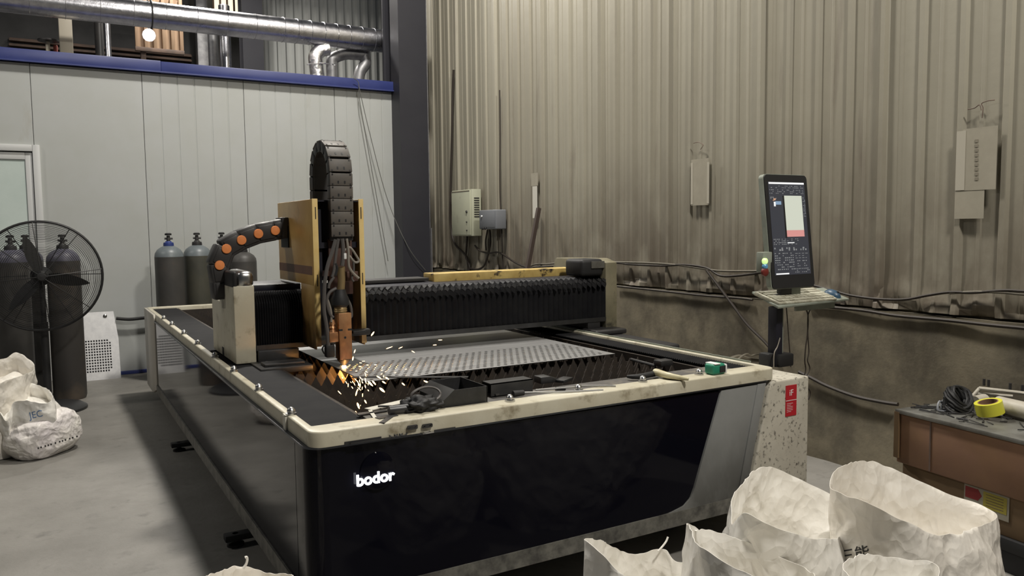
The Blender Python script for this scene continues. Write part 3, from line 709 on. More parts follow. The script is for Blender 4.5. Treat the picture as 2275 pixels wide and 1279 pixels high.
hoses = [([(746, 532), (738, 560), (728, 590), (722, 625), (720, 660), (720, 690), (724, 715), (728, 745), (730, 772)], .010, 'hose'),
         ([(752, 530), (747, 560), (742, 600), (738, 615)], .008, 'hose'),
         ([(770, 530), (774, 560), (775, 590), (784, 606), (797, 618)], .007, 'hose_pale'),
         ([(766, 556), (778, 550), (794, 572), (797, 580), (788, 582), (776, 568)], .006, 'hose_pale'),
         ([(747, 640), (732, 650), (726, 670), (732, 695), (740, 705)], .008, 'hose'),
         ([(742, 615), (732, 630), (730, 640)], .007, 'hose'),
         ([(757, 650), (770, 662), (779, 680), (781, 700), (778, 705)], .007, 'hose'),
         ([(744, 612), (748, 596), (744, 585)], .009, 'black'),
         ([(760, 590), (762, 572), (762, 550), (760, 530)], .011, 'hose'),
         ([(785, 575), (786, 600), (782, 618), (786, 625)], .005, 'hose'),
         ([(726, 660), (735, 690), (736, 715)], .006, 'hose_pale')]
for i, (pp, r, m_) in enumerate(hoses):
    MB().tube(spline([h(px, py, YN-.01-.004*(i % 3)) for px, py in pp], 6), r, 8).build('hose', m_, hd)
MB().lathe([(.014, 0), (.014, .012)], 12, h(722, 628)).build('hose_tie', 'print_white', hd)
MB().box(XN+.035, XN+.095, YN+.02, YN+.07, zz_(626), zz_(604), .004).lathe([(.016, zz_(600)), (.02, zz_(612))], 10, (XN-.07, YN+.03, 0)).build('solenoid_valve', 'rust_plate', hd)
MB().box(h(764, 590).x-.008, h(764, 590).x+.006, YN-.03, YN-.02, zz_(575), zz_(562), .002).build('cable_label', 'print_white', hd)
# the cut
fl = MB()
fl.lathe([(.001, -.010), (.009, -.006), (.012, 0), (.008, .005), (.001, .007)], 14, (XN, YN, zs_))
tag(fl.build('cut_flame', 'flame'), 'small glowing flame where the nozzle cuts the sheet', 'flame')
pl = bpy.data.lights.new('cut_light', 'POINT'); pl.energy = 4; pl.color = (1, .45, .12); pl.shadow_soft_size = .02
po = bpy.data.objects.new('cut_light', pl); COL.objects.link(po); po.location = (XN, YN-.06, .775)

# ================================================================== things on the cutting bed
ZS = .80
# perforated sheet being cut
x0, x1, y0, y1 = 1.226, 2.66, 3.445, 5.15
ps = thing('cut_sheet', 'large mill-finish steel sheet being cut, punched with rows of holes', 'metal sheet', (x0, y0, ZS))
hx0, hx1, hy0 = x0+.02, x1-.022, y0+.02
cw, chh, nrow = .040, .036, 13
hy1 = hy0+nrow*chh
mb = MB()
mb.add([(x0, hy1, ZS), (x1, hy1, ZS), (x1, y1, ZS), (x0, y1, ZS), (x0, y0, ZS), (x1, y0, ZS), (x1, hy0, ZS), (x0, hy0, ZS)], [(0, 1, 2, 3), (4, 5, 6, 7)])
for r in range(nrow):
    ya, yb_ = hy0+r*chh, hy0+(r+1)*chh; off = cw/2 if r % 2 else 0
    nc = int((hx1-hx0-off)/cw); xa = hx0+off; xe = xa+nc*cw
    mb.add([(x0, ya, ZS), (xa, ya, ZS), (xa, yb_, ZS), (x0, yb_, ZS), (xe, ya, ZS), (x1, ya, ZS), (x1, yb_, ZS), (xe, yb_, ZS)], [(0, 1, 2, 3), (4, 5, 6, 7)])
    for c in range(nc):
        cx, cy = xa+(c+.5)*cw, (ya+yb_)/2; rx, ry = .0105, .0105
        out = [(cx-cw/2, cy-chh/2), (cx, cy-chh/2), (cx+cw/2, cy-chh/2), (cx+cw/2, cy), (cx+cw/2, cy+chh/2), (cx, cy+chh/2), (cx-cw/2, cy+chh/2), (cx-cw/2, cy)]
        inn = [(cx+rx*math.cos(a), cy+ry*math.sin(a)) for a in [math.radians(225+45*k) for k in range(8)]]
        mb.add([(p[0], p[1], ZS) for p in out]+[(p[0], p[1], ZS) for p in inn]+[(p[0], p[1], ZS-.002) for p in inn],
               [(k, (k+1) % 8, 8+(k+1) % 8, 8+k) for k in range(8)]+[(8+k, 8+(k+1) % 8, 16+(k+1) % 8, 16+k) for k in range(8)])
mb.build('perforated_plate', 'sheet_metal', ps, ang=10)
MB().box(x0, x1, y0-.0005, y0, ZS-.004, ZS).box(x0-.0005, x0, y0, y1, ZS-.004, ZS).box(x1, x1+.0005, y0, y1, ZS-.004, ZS).build('sheet_edge', 'steel_dark', ps)
# leftover strips
def strip(name, label, a, c, w, m, z=ZS, t=.003, cat='steel strip'):
    a, c = Vector(a), Vector(c); d = (c-a); L = d.length; mt = Matrix.Translation(((a+c)/2)) @ Matrix.Rotation(math.atan2(d.y, d.x), 4, 'Z')
    return tag(MB().box(-L/2, L/2, -w/2, w/2, 0, t, 0, 2, mt).build(name, m), label, cat)
strip('offcut_strip', 'flat grey steel strip lying in front of the punched sheet', at(783, 838, z=ZS), at(1040, 838, z=ZS), .035, 'steel_dark')
strip('bright_offcut', 'bright flat steel offcut lit by sparks at the deck edge', at(818, 910, z=.815), at(905, 890, z=.815), .045, 'paper', .813)
strip('bright_offcut', 'narrow bright steel offcut pointing at the rim by the rag', at(822, 912, z=.815), at(838, 936, z=.815), .014, 'paper', .816)
strip('dark_offcut', 'dark trapezoid steel offcut lying on the rim edge', at(838, 930, z=.82), at(880, 922, z=.82), .03, 'steel_dark', .8205)
strip('dark_offcut', 'thin dark steel offcut hanging over the rim edge', at(848, 940, z=.82), at(868, 926, z=.82), .02, 'steel_dark', .824)
strip('dark_offcut', 'long dark steel strip between sparks and deck', at(795, 922, z=.815), at(860, 912, z=.815), .02, 'steel_dark', .814)
# folded tray, on the deck
ya, yb_ = 2.70, 2.93
fb = [at(px, py, y=ya) for px, py in ((987, 907), (1083, 903), (1083, 857), (1011, 858))]
tr = thing('folded_tray', 'dark folded sheet-metal tray with one slanted end on the deck', 'tray', (fb[0].x, ya, .812))
zb_ = .812; zt2 = fb[2].z
P0 = [(fb[0].x, zb_), (fb[1].x, zb_), (fb[2].x, zt2), (fb[3].x, zt2), (fb[0].x, zb_+.03)]
MB().prism(P0, 'y', ya, ya+.003).build('front_wall', 'steel_dark', tr)
MB().prism(P0, 'y', yb_-.003, yb_).build('back_wall', 'steel_dark', tr)
MB().box(fb[1].x-.003, fb[1].x, ya, yb_, zb_, zt2).build('end_wall', 'steel_dark', tr)
MB().box(fb[0].x, fb[1].x, ya, yb_, zb_, zb_+.003).build('tray_floor', 'steel_dark', tr)
q0 = Vector((fb[0].x, 0, zb_+.03)); q1 = Vector((fb[3].x, 0, zt2))
MB().add([(q0.x, ya, q0.z), (q1.x, ya, q1.z), (q1.x, yb_, q1.z), (q0.x, yb_, q0.z), (q0.x-.002, ya, q0.z+.002), (q1.x-.002, ya, q1.z+.002), (q1.x-.002, yb_, q1.z+.002), (q0.x-.002, yb_, q0.z+.002)],
         [(0, 1, 2, 3), (4, 7, 6, 5), (0, 4, 5, 1), (2, 6, 7, 3)]).build('slanted_wall', 'steel_dark', tr)
# square tube
a = at(1086, 870, y=2.80); c = at(1178, 860, y=2.80)
st = thing('square_tube', 'short dark square steel tube lying beside the folded tray', 'tube', (a.x, 2.80, .812))
MB().box(a.x, c.x, 2.78, 2.785, .812, .868).box(a.x, c.x, 2.855, 2.86, .812, .868).box(a.x, c.x, 2.78, 2.86, .812, .816).build('tube_walls', 'steel_dark', st)
MB().box(a.x, c.x, 2.78, 2.86, .864, .868).build('tube_top', 'steel_dark', st)
# rag with hose loop
rg = thing('black_rag', 'crumpled black work glove with a looped cuff on the deck', 'glove', at(945, 905, z=.815))
c = at(936, 902, z=.835)
b = bmesh.new(); bmesh.ops.create_icosphere(b, subdivisions=4, radius=1)
for v in b.verts:
    n_ = noise.noise(v.co*2.4)*.45+noise.noise(v.co*5.5)*.22; v.co = v.co*(1+n_); v.co = Vector((v.co.x*.075, v.co.y*.05, max(v.co.z, -.75)*.034))+Vector((c.x, c.y, .84))
mb = MB(); mb.bm(b); mb.build('crumpled_body', 'black', rg, ang=180)
cc = at(946, 876, y=c.y+.01)
MB().tube([cc+Vector((.06*math.cos(a), .012*math.sin(a*2)*.5+.01*math.sin(a), .026*math.sin(a))) for a in [2*PI*k/24 for k in range(24)]], .005, 6, closed=True).build('cuff_loop', 'hose', rg)
tag(MB().tube([at(864, 912, z=.835), at(915, 906, z=.835)], .018, 14).build('torch_handle', 'steel_dark'), 'grey round tool handle lying left of the black glove', 'handle')
tag(MB().tube([at(840, 902, z=.825), at(880, 902, z=.827), at(918, 896, z=.83)], .004, 6).build('steel_pin', 'dark'), 'thin dark steel pin lying above the round handle', 'pin')
# screwdriver and rods
sd = thing('screwdriver', 'black-handled screwdriver with a long steel shaft by the rim', 'screwdriver', at(1150, 875, z=.82))
MB().tube([at(1140, 875, z=.83), at(1163, 872, z=.83)], [.013, .011], 12).build('handle', 'black', sd)
MB().tube([at(1163, 872, z=.828), at(1250, 870, z=.825), at(1340, 866, z=.822)], .004, 8).build('shaft', 'steel', sd)
tag(MB().tube(spline([at(1190, 866, z=.826), at(1270, 860, z=.828), at(1300, 857, z=.826), at(1368, 857, z=.824)], 5), .0035, 8).build('welding_rod', 'steel'), 'slightly bent bright welding rod above the screwdriver shaft', 'rod')
tag(MB().tube([at(1100, 878, z=.82), at(1138, 868, z=.82)], .006, 8).build('dark_pin', 'dark'), 'short dark pin lying between tray and screwdriver', 'pin')
tag(MB().tube([at(1110, 866, z=.825), at(1128, 863, z=.825)], .010, 8).build('dark_bolt', 'dark'), 'dark bolt lying under the square tube', 'bolt')
# clamp pieces near the right
def chunk(name, label, px, py, z, s, m, cat, seed):
    b = bmesh.new(); bmesh.ops.create_icosphere(b, subdivisions=2, radius=1); c = at(px, py, z=z); rr = random.Random(seed)
    for v in b.verts:
        k = 1+.35*noise.noise(v.co*1.6+Vector((seed, 0, 0))); v.co = Vector((v.co.x*s[0]*k, v.co.y*s[1]*k, v.co.z*s[2]*k))+Vector((c.x, c.y, z+s[2]*.8))
    return tag(MB().bm(b).build(name, m, ang=20), label, cat)
tag(MB().prism([(-.05, 0), (.05, 0), (.05, .012), (.0, .03), (-.05, .03)], 'y', -.03, .03, .003, 2, Matrix.Translation(at(1215, 848, z=.812))).build('steel_clamp', 'steel_dark'), 'small dark wedge-shaped steel clamp right of the square tube', 'clamp')
tag(MB().box(-.045, .045, -.025, .025, 0, .012, .002, 2, Matrix.Translation(at(1252, 846, z=.812)) @ Matrix.Rotation(.5, 4, 'Z')).build('steel_offcut', 'steel_dark'), 'flat dark offcut right of the wedge clamp', 'offcut')
tag(MB().tube([at(1235, 864, z=.822), at(1255, 862, z=.822)], .010, 10).build('steel_plug', 'steel_dark'), 'short dark steel plug above the welding rod', 'plug')
# pliers
plr = thing('pliers', 'pliers with a black jaw and ivory grip near the green tape measure', 'pliers', at(1460, 836, z=.82))
MB().tube(spline([at(1393, 836, z=.828), at(1420, 836, z=.830), at(1462, 828, z=.832)], 4), [.006, .008, .010, .011, .012, .012, .013, .013, .013], 10).build('jaw', 'black', plr)
MB().tube(spline([at(1456, 826, z=.838), at(1485, 834, z=.838), at(1530, 842, z=.83)], 4), [.016, .017, .016, .015, .014, .012, .011, .009, .006], 12).build('grip', 'handle_ivory', plr)
MB().tube(spline([at(1462, 832, z=.83), at(1490, 838, z=.828), at(1515, 842, z=.826)], 4), .008, 8).build('grip', 'black', plr)
# tape measure
c = at(1590, 830, z=.82)
tm = thing('tape_measure', 'small green and white tape measure at the right rim corner', 'tape measure', (c.x, c.y, .82))
MB().box(-.045, .035, -.03, .03, 0, .05, .012, 3, Matrix.Translation((c.x, c.y, .8205))).build('case', 'tape_green', tm)
MB().box(-.035, .0, -.032, .032, .047, .053, .003, 2, Matrix.Translation((c.x, c.y, .8205))).box(.033, .045, -.028, .028, .003, .045, .004, 2, Matrix.Translation((c.x, c.y, .8205))).build('trim', 'print_white', tm)
MB().box(-.005, .03, -.033, -.03, .01, .04, .002, 2, Matrix.Translation((c.x, c.y, .8205))).build('label_plate', 'print_black', tm)
# dark spanner in the pit corner
tag(MB().tube([at(1402, 798, z=.80), at(1455, 812, z=.80)], .008, 8).box(-.03, .05, -.03, .03, 0, .03, .006, 2, Matrix.Translation(at(1470, 812, z=.80))).build('slag_hammer', 'steel_dark'), 'dark slag hammer lying at the right end of the pit', 'hammer')
# square frames and scraps hung along the lip
for k, (pxa, pya, pxb, pyb, z_, lab) in enumerate(((906, 956, 929, 943, .79, 'small square steel ring stuck to the front rim, nearer the sparks'), (939, 952, 962, 940, .79, 'small square steel ring stuck to the front rim, farther from the sparks'))):
    a = at(pxa, pya, y=2.575); c = at(pxb, pyb, y=2.575)
    tag(ring(rrect(a.x, c.x, a.z, c.z, .004, 2), rrect(a.x+.011, c.x-.011, a.z+.007, c.z-.007, .002, 2), 0, .004).build('square_ring', 'steel_dark'), lab, 'ring')
    o = COL.objects['square_ring' if k == 0 else 'square_ring.001']
    o.data.transform(Matrix(((1, 0, 0, 0), (0, 0, -1, 2.582), (0, 1, 0, 0), (0, 0, 0, 1))))
a = at(938, 960, y=2.57); c = at(964, 953, y=2.57)
tag(ring(rrect(a.x, c.x, 2.566, 2.590, .003, 2), rrect(a.x+.010, c.x-.010, 2.572, 2.584, .002, 2), .7655, .769).build('square_ring', 'steel'), 'bright square steel ring lying flat on the dark lip', 'ring')
for k, (pa, pb, lab) in enumerate((((768, 981), (850, 969), 'dark steel strip resting on the lip near the left corner'), ((780, 986), (868, 972), 'second dark steel strip on the lip, lowest of the pair'), ((872, 966), (905, 958), 'twisted chain of small steel links on the lip'), ((968, 953), (1015, 947), 'thin grey steel strip on the lip right of the square rings'))):
    a = at(*pa, y=2.572); c = at(*pb, y=2.572)
    if k == 2:
        t = thing('steel_links', lab, 'chain', (a.x, 2.585, .766))
        for j in range(3):
            cx = a.x+(c.x-a.x)*(j+.5)/3
            MB().tube([(cx+.016*math.cos(q), 2.588+.006*math.sin(q), .771+.004*math.cos(q*2)) for q in [2*PI*i/14 for i in range(14)]], .0025, 6, closed=True).build('link', 'steel_dark', t)
    else: tag(MB().box(a.x, c.x, 2.5775 if k == 1 else 2.5835, 2.5825 if k == 1 else 2.588, .7655, .7755 if k == 0 else .770).build('lip_strip', 'steel_dark'), lab, 'steel strip')
# sparks
mb = MB(); rnd = random.Random(3)
def spark(px, py, y, L, w, ang):
    c = at(px, py, y=y); d = (CR*math.cos(math.radians(ang))+CU*math.sin(math.radians(ang)))
    L *= .8; w *= .62; mb.tube([c-d*L, c-d*L*.4, c+d*L*.4, c+d*L], [w*.3, w, w*.9, w*.25], 6)
for px, py, y, L, w, a in ((828, 741, 3.7, .016, .0055, 55), (865, 772, 3.6, .02, .003, 20), (890, 772, 3.6, .013, .003, 25), (918, 781, 3.6, .011, .003, -28), (978, 755, 3.8, .013, .003, 3), (966, 766, 3.8, .012, .003, 5), (948, 848, 3.0, .017, .005, -22),
                            (896, 853, 3.0, .010, .004, -40), (823, 852, 3.1, .018, .006, -45), (831, 850, 3.1, .014, .005, -48), (853, 849, 3.1, .011, .005, -32), (849, 866, 3.0, .017, .007, -40), (842, 838, 3.2, .014, .005, -30), (860, 840, 3.2, .012, .005, -35),
                            (784, 796, 3.7, .012, .005, 80), (788, 780, 3.75, .012, .004, 70), (792, 872, 3.0, .016, .004, 75), (796, 901, 2.95, .016, .006, -70), (800, 856, 3.05, .012, .0035, 85), (812, 892, 2.95, .010, .004, -60)):
    spark(px, py, y, L, w, a)
for i in range(34):
    px = rnd.gauss(803, 26); py = 830+abs(rnd.gauss(0, 38)); spark(px, py, 3.05+rnd.random()*.3, .004+.009*rnd.random(), .0016+.0014*rnd.random(), rnd.uniform(-95, -45))
for i in range(14):
    spark(rnd.uniform(790, 930), rnd.uniform(800, 832), 3.45+rnd.random()*.2, .004+.006*rnd.random(), .0015+.001*rnd.random(), rnd.uniform(-30, 40))
tag(mb.build('spark_shower', 'spark', ang=60), 'shower of hot orange sparks flying from the cutting nozzle', 'sparks', kind='stuff')

# ================================================================== operator console
XP, YP = 3.135, 2.86
pst = at(1722, 760, y=YP).x
cs = thing('console_stand', 'black console post with tool shelf rising from the end cabinet', 'stand', (pst, YP, .757))
MB().box(pst-.024, pst+.024, YP-.03, YP+.03, .757, 1.072, .006).build('post', 'navy', cs)
MB().box(pst+.03, pst+.05, YP-.01, YP+.012, .80, 1.06, .002).build('cable_duct', 'shelf', cs)
MB().box(pst-.02, pst+.09, YP-.05, YP+.05, .757, .825, .01).box(pst-.07, pst-.02, YP-.02, YP+.05, .757, .83, .01).build('post_base', 'black', cs)
ZK = 1.085
k0 = at(1668, 668, z=ZK+.01); k1 = at(1730, 681, z=ZK+.01); k2 = at(1862, 664, z=ZK+.01)
sx0, sx1, sy0, sy1 = 3.18, 3.76, 2.77, 3.0
MB().prism([(3.17, 2.765), (3.76, 2.795), (3.80, 3.0), (3.25, 3.02)], 'z', ZK-.012, ZK, .002).build('keyboard_shelf', 'shelf', cs)
MB().box(sx0+.25, sx1-.02, sy0+.10, sy0+.115, ZK-.05, ZK-.012).build('shelf_bracket', 'shelf', cs)
kb = thing('keyboard', 'dirty ivory computer keyboard on the console shelf', 'keyboard', (sx0+.2, sy0+.08, ZK))
kx0, kx1, ky0, ky1 = 3.195, 3.645, 2.785, 2.955
MB().prism([(ky0, ZK), (ky1, ZK), (ky1, ZK+.022), (ky0, ZK+.012)], 'x', kx0, kx1, .003).build('keyboard_case', 'key', kb)
nk = 15
for r in range(5):
    for c in range(nk):
        if r == 0 and 4 <= c <= 8 and c != 4: continue
        wx = (kx1-kx0-.02)/nk; xx = kx0+.01+c*wx; yy = ky0+.012+r*(ky1-ky0-.022)/5; zt3 = ZK+.013+.010*(yy-ky0)/(ky1-ky0)
        ww = wx*5 if (r == 0 and c == 4) else wx
        MB().box(xx+.002, xx+ww-.002, yy, yy+(ky1-ky0-.022)/5-.004, zt3, zt3+.006, .001, 1).build('key', 'key', kb)
ms = at(1850, 655, z=ZK+.012)
mo = thing('computer_mouse', 'small dark blue mouse on the console shelf right of the keyboard', 'mouse', (sx1-.06, sy0+.08, ZK))
b = bmesh.new(); bmesh.ops.create_uvsphere(b, u_segments=18, v_segments=10, radius=1)
mxx = 3.70
for v in b.verts: v.co = Vector((v.co.x*.032+mxx, v.co.y*.052+sy0+.09, max(0, v.co.z)*.034+ZK))
MB().bm(b).build('mouse_body', 'mouse', mo, ang=60)
MB().lathe([(.006, -.004), (.006, .004)], 10, mtx=Matrix.Translation((mxx, sy0+.06, ZK+.028)) @ Matrix.Rotation(PI/2, 4, 'Y')).build('scroll_wheel', 'black', mo)
TLT = Matrix.Translation((0, 2.77, ZK)) @ Matrix.Rotation(math.radians(13), 4, 'X') @ Matrix.Translation((0, -2.77, -ZK))
for root in (cs, kb, mo):
    for ob in root.children:
        if root is not cs or ob.name.startswith(('keyboard_shelf',)): ob.data.transform(TLT)
# monitor
mon = thing('portrait_monitor', 'tall portrait monitor showing a dark cutting program', 'monitor', (3.36, 2.86, 1.172))
tl = Vector((3.2, 2.898, 1.757)); bl = Vector((3.2, 2.829, 1.168)); W = .322; up_ = (tl-bl); Hh = up_.length; upn = up_.normalized(); rt = Vector((1, 0, 0)); nrm = upn.cross(rt)   # faces -Y?
if nrm.y > 0: nrm = -nrm
def MON(): return Matrix(((rt.x, upn.x, nrm.x, bl.x), (rt.y, upn.y, nrm.y, bl.y), (rt.z, upn.z, nrm.z, bl.z), (0, 0, 0, 1)))
MM = MON()
def mrect(u0, u1, v0, v1, d=.0005, t=.0008): return MB().box(u0*W, u1*W, v0*Hh, v1*Hh, d, d+t, 0, 2, MM)
MB().prism(rrect(0, W, 0, Hh, .022, 5), 'z', -.03, 0, 0, 2, MM).build('monitor_case', 'black', mon)
MB().prism(rrect(-.004, W+.004, -.004, Hh+.004, .026, 5), 'z', -.036, -.006, 0, 2, MM).build('monitor_back', 'shelf', mon)
scr = mrect(.075, .925, .115, .935).build('screen', 'screen', mon)
mrect(.085, .915, .917, .933, .0014).build('title_bar', 'screen_white', scr)
mrect(.42, .835, .475, .815, .0014).build('preview_sheet', 'screen_cream', scr)
mrect(.42, .835, .450, .508, .0018).build('preview_band', 'screen_pink', scr)
mrect(.385, .42, .44, .815, .0013).build('preview_border', 'black', scr)
mrect(.17, .21, .72, .76, .0014).build('icon', 'screen_white', scr); mrect(.21, .34, .735, .765, .0014).build('icon', 'screen_blue', scr); mrect(.17, .22, .775, .79, .0014).build('icon', 'screen_orange', scr)
mrect(.42, .58, .393, .401, .0014).build('readout', 'screen_white', scr)
mrect(.10, .40, .120, .132, .0014).build('search_field', 'screen_white', scr)
rnd = random.Random(5); mb = MB()
def dashes(u0, u1, v, n, hgt, p=.7):
    for i in range(n):
        if rnd.random() < p:
            a = u0+(u1-u0)*i/n; l = (u1-u0)/n*rnd.uniform(.35, .8); mb.box(a*W, (a+l)*W, (v-hgt/2)*Hh, (v+hgt/2)*Hh, .0014, .002, 0, 2, MM)
for v in (.90, .885, .865, .85, .835): dashes(.09, .90, v, 22, .005, .5)
for v in (.80, .79): dashes(.1, .25, v, 5, .006)
for k in range(16): dashes(.86, .92, .80-k*.012, 2, .005, .6)
for v in (.43, .415, .40, .385): dashes(.10, .40, v, 8, .006, .75); dashes(.42, .70, v, 6, .005, .5)
for v in (.35, .335): dashes(.10, .88, v, 14, .014, .5)
for v in (.30, .28, .26): dashes(.58, .90, v, 4, .004, .9)
for k in range(8): dashes(.10, .56, .305-.020*k, 10, .008, .6)
for v in (.235, .21, .19): dashes(.62, .86, v, 6, .008, .6)
for v in (.165, .15, .135): dashes(.55, .92, v, 9, .006, .6)
mb.build('screen_text', 'screen_text', scr, kind='stuff')
mrect(.15, .19, .77, .775, .0014).build('icon', 'screen_orange', scr)
pc = MM @ Vector((W*.45, 0, -.03))
MB().box(pc.x-.05, pc.x+.05, pc.y+.0, pc.y+.03, 1.12, 1.30, .004).box(pc.x-.08, pc.x+.08, pc.y-.0, pc.y+.06, 1.115, 1.135, .003).build('monitor_bracket', 'dark', mon)
MB().box(pc.x+.03, pc.x+.10, pc.y-.002, pc.y+.01, 1.09, 1.20, .003).build('rear_plate', 'shelf', mon)
# push-button box left of the monitor
bb = thing('button_box', 'small control box with a green lamp, blue switch and red stop button', 'control box', (3.17, 2.87, 1.25))
bx = at(1702, 590, y=2.84)
mb = MB(); mb.box(bx.x-.018, bx.x+.05, 2.845, 2.89, at(1702, 605, y=2.84).z, at(1702, 560, y=2.84).z, .004); mb.build('box_body', 'shelf', bb)
for py, m_, r in ((580, 'led_green', .016), (592, 'led_blue', .015), (604, 'stop_red', .022)):
    q = at(1701, py, y=2.835); MB().lathe([(r, 0), (r, .012), (r*.6, .018), (.001, .019)], 16, mtx=Matrix.Translation((q.x, 2.846, q.z)) @ Matrix.Rotation(PI/2, 4, 'X')).build('button', m_, bb)
# cables below the shelf
def cable(name, label, pts, r, m='cable', cat='cable', k=7, n=6): return tag(MB().tube(spline(pts, k), r, n).build(name, m), label, cat)
b = MB(); yy = sy0+.12
b.tube(spline([at(px, py, y=yy) for px, py in ((1787, 680), (1795, 700), (1794, 740), (1790, 770), (1788, 800), (1790, 820), (1786, 840), (1790, 855), (1800, 870), (1796, 888))], 6), .004, 6)
b.tube(spline([at(px, py, y=yy) for px, py in ((1802, 684), (1795, 702), (1795, 745), (1797, 780), (1794, 800), (1799, 818), (1791, 836), (1786, 848), (1783, 862), (1788, 875))], 6), .0035, 6)
tag(b.build('dangling_cable', 'cable'), 'pair of twisted thin black cables dangling below the keyboard shelf', 'cable')
b = MB(); b.tube(spline([at(px, py, y=YP-.02) for px, py in ((1747, 682), (1750, 720), (1753, 760), (1756, 800), (1757, 815))], 6), .003, 6)
tag(b.build('thin_cable', 'cable'), 'single thin cable running down right of the console post', 'cable')
b = MB(); b.tube(spline([at(px, py, y=YP-.045) for px, py in ((1733, 750), (1727, 770), (1720, 785), (1719, 815))], 6), .003, 6)
tag(b.build('thin_wire', 'hose_pale'), 'pale wire slanting across the foot of the console post', 'wire')
b = MB(); b.tube(spline([at(px, py, y=2.95) for px, py in ((1640, 798), (1650, 790), (1660, 786), (1668, 790), (1680, 787), (1700, 785))], 6), .005, 6); b.tube(spline([at(px, py, y=3.0) for px, py in ((1618, 800), (1640, 792), (1662, 797), (1690, 800))], 6), .012, 7)
tag(b.build('scrap_wire', 'cable_pale'), 'tangle of rusty scrap wire lying left of the console post', 'wire')

# ================================================================== corner fan and gas cylinders
FC = Vector((-.068, 7.55, 1.142))
fd = Vector((0-FC.x, 0-FC.y, 0)).normalized()       # faces the camera side
fr = Vector((fd.y, -fd.x, 0)); 
fr = Vector((-fd.y, fd.x, 0)); fz = Vector((0, 0, 1))
FM = Matrix(((fr.x, fz.x, fd.x, FC.x), (fr.y, fz.y, fd.y, FC.y), (fr.z, fz.z, fd.z, FC.z), (0, 0, 0, 1)))
fan = thing('industrial_fan', 'large black caged industrial fan in front of the gas cylinders', 'fan', (FC.x, FC.y, 0))
R_ = .442
def fcirc(r, w, n=56): return [FM @ Vector((r*math.cos(2*PI*k/n), r*math.sin(2*PI*k/n), w)) for k in range(n)]
def dome(r): return .02+.10*(1-(r/R_)**2.2)
mb = MB()
nr = 30
for i in range(nr):
    r = .07+(R_-.07)*i/(nr-1); mb.tube(fcirc(r, dome(r)), .0019, 4, closed=True)
mb.build('front_grille', 'fan', fan, kind='stuff')
mb = MB()
for i in range(nr-6):
    r = .12+(R_-.12)*i/(nr-7); mb.tube(fcirc(r, -dome(r)-.02), .0019, 4, closed=True)
mb.build('rear_grille', 'fan', fan, kind='stuff')
MB().tube(fcirc(R_+.004, 0, 64), .011, 8, closed=True).build('rim_hoop', 'fan', fan)
for k in range(8):
    a = 2*PI*k/8+.1
    MB().tube([FM @ Vector((r*math.cos(a), r*math.sin(a), dome(r)+.003)) for r in (.03, .12, .22, .32, .40, R_)], .0035, 5).build('spoke', 'fan', fan)
for k in range(6):
    a = 2*PI*k/6
    MB().tube([FM @ Vector((r*math.cos(a), r*math.sin(a), -dome(r)-.023)) for r in (.1, .22, .32, .40, R_)], .0035, 5).build('rear_spoke', 'fan', fan)
MB().lathe([(.001, .135), (.03, .132), (.034, .12), (.03, .1)], 20, mtx=FM).build('grille_badge', 'fan', fan)
MB().lathe([(.075, -.20), (.08, -.05), (.05, -.01), (.045, .04), (.02, .05)], 24, mtx=FM).build('motor', 'fan', fan)
for k, a in enumerate((108, -12, 228, 168, 288)):
    if k > 2 and a == 288: pass
    a = math.radians(a); V = []
    L = 10
    for i in range(L+1):
        t = i/L; r = .05+.31*t; w = .055*math.sin(PI*min(1, t*.9+.12))**.6*(1-.25*t)
        for s_ in (-1, 1):
            for th in (.003, -.003):
                V.append(FM @ Vector((r*math.cos(a)-s_*w*math.sin(a), r*math.sin(a)+s_*w*math.cos(a), s_*w*.55+th)))
    Fc = []
    for i in range(L):
        o = 4*i; Fc += [(o, o+2, o+6, o+4), (o+1, o+5, o+7, o+3), (o, o+4, o+5, o+1), (o+2, o+3, o+7, o+6)]
    Fc += [(0, 1, 3, 2), (4*L, 4*L+2, 4*L+3, 4*L+1)]
    if k < 3: MB().add(V, Fc).build('fan_blade', 'fan', fan)
pb = FM @ Vector((0, 0, -.12))
MB().tube([(pb.x, pb.y, .06), (pb.x, pb.y, .75)], .03, 16).tube([(pb.x, pb.y, .7), (pb.x, pb.y, 1.12)], .022, 14).build('pole', 'fan', fan)
MB().lathe([(.29, 0), (.29, .02), (.25, .045), (.05, .07), (.045, .11)], 36, (pb.x, pb.y, 0)).build('base_plate', 'fan', fan)

def make_cylinder(name, body, shoulder, neck, label, R0=.135, H0=1.48):
    t = thing(name, label, 'gas cylinder', (0, 0, 0), 'gas cylinders along the partition')
    MB().lathe([(R0*.93, 0), (R0, .03), (R0, 1.245)], 32).build('body', body, t, local=True)
    MB().lathe([(R0, 1.245), (R0*.96, 1.28), (R0*.80, 1.315), (R0*.55, 1.34), (R0*.36, 1.352)], 32).build('shoulder', shoulder, t, local=True)
    MB().lathe([(.048, 1.35), (.05, 1.36), (.046, 1.385), (.03, 1.39), (.026, 1.40)], 18).build('neck_ring', neck, t, local=True)
    v = MB().lathe([(.018, 1.40), (.02, 1.42), (.016, 1.43), (.016, 1.455)], 12).tube([(-.035, 0, 1.425), (.04, 0, 1.425)], .010, 8).build('valve', 'dark', t, local=True)
    MB().lathe([(.030, 1.457), (.032, 1.462), (.032, 1.474), (.02, 1.48)], 14).build('hand_wheel', 'dark', v, local=True)
    return t
def spot(px, py, y): q = at(px, py, y=y); return (q.x, y, 0)
c1 = make_cylinder('gas_cylinder', 'cyl_grey', 'cyl_top', 'cyl_blue', 'dark grey gas cylinder with a blue neck ring behind the machine'); c1.location = spot(377, 600, 8.5)
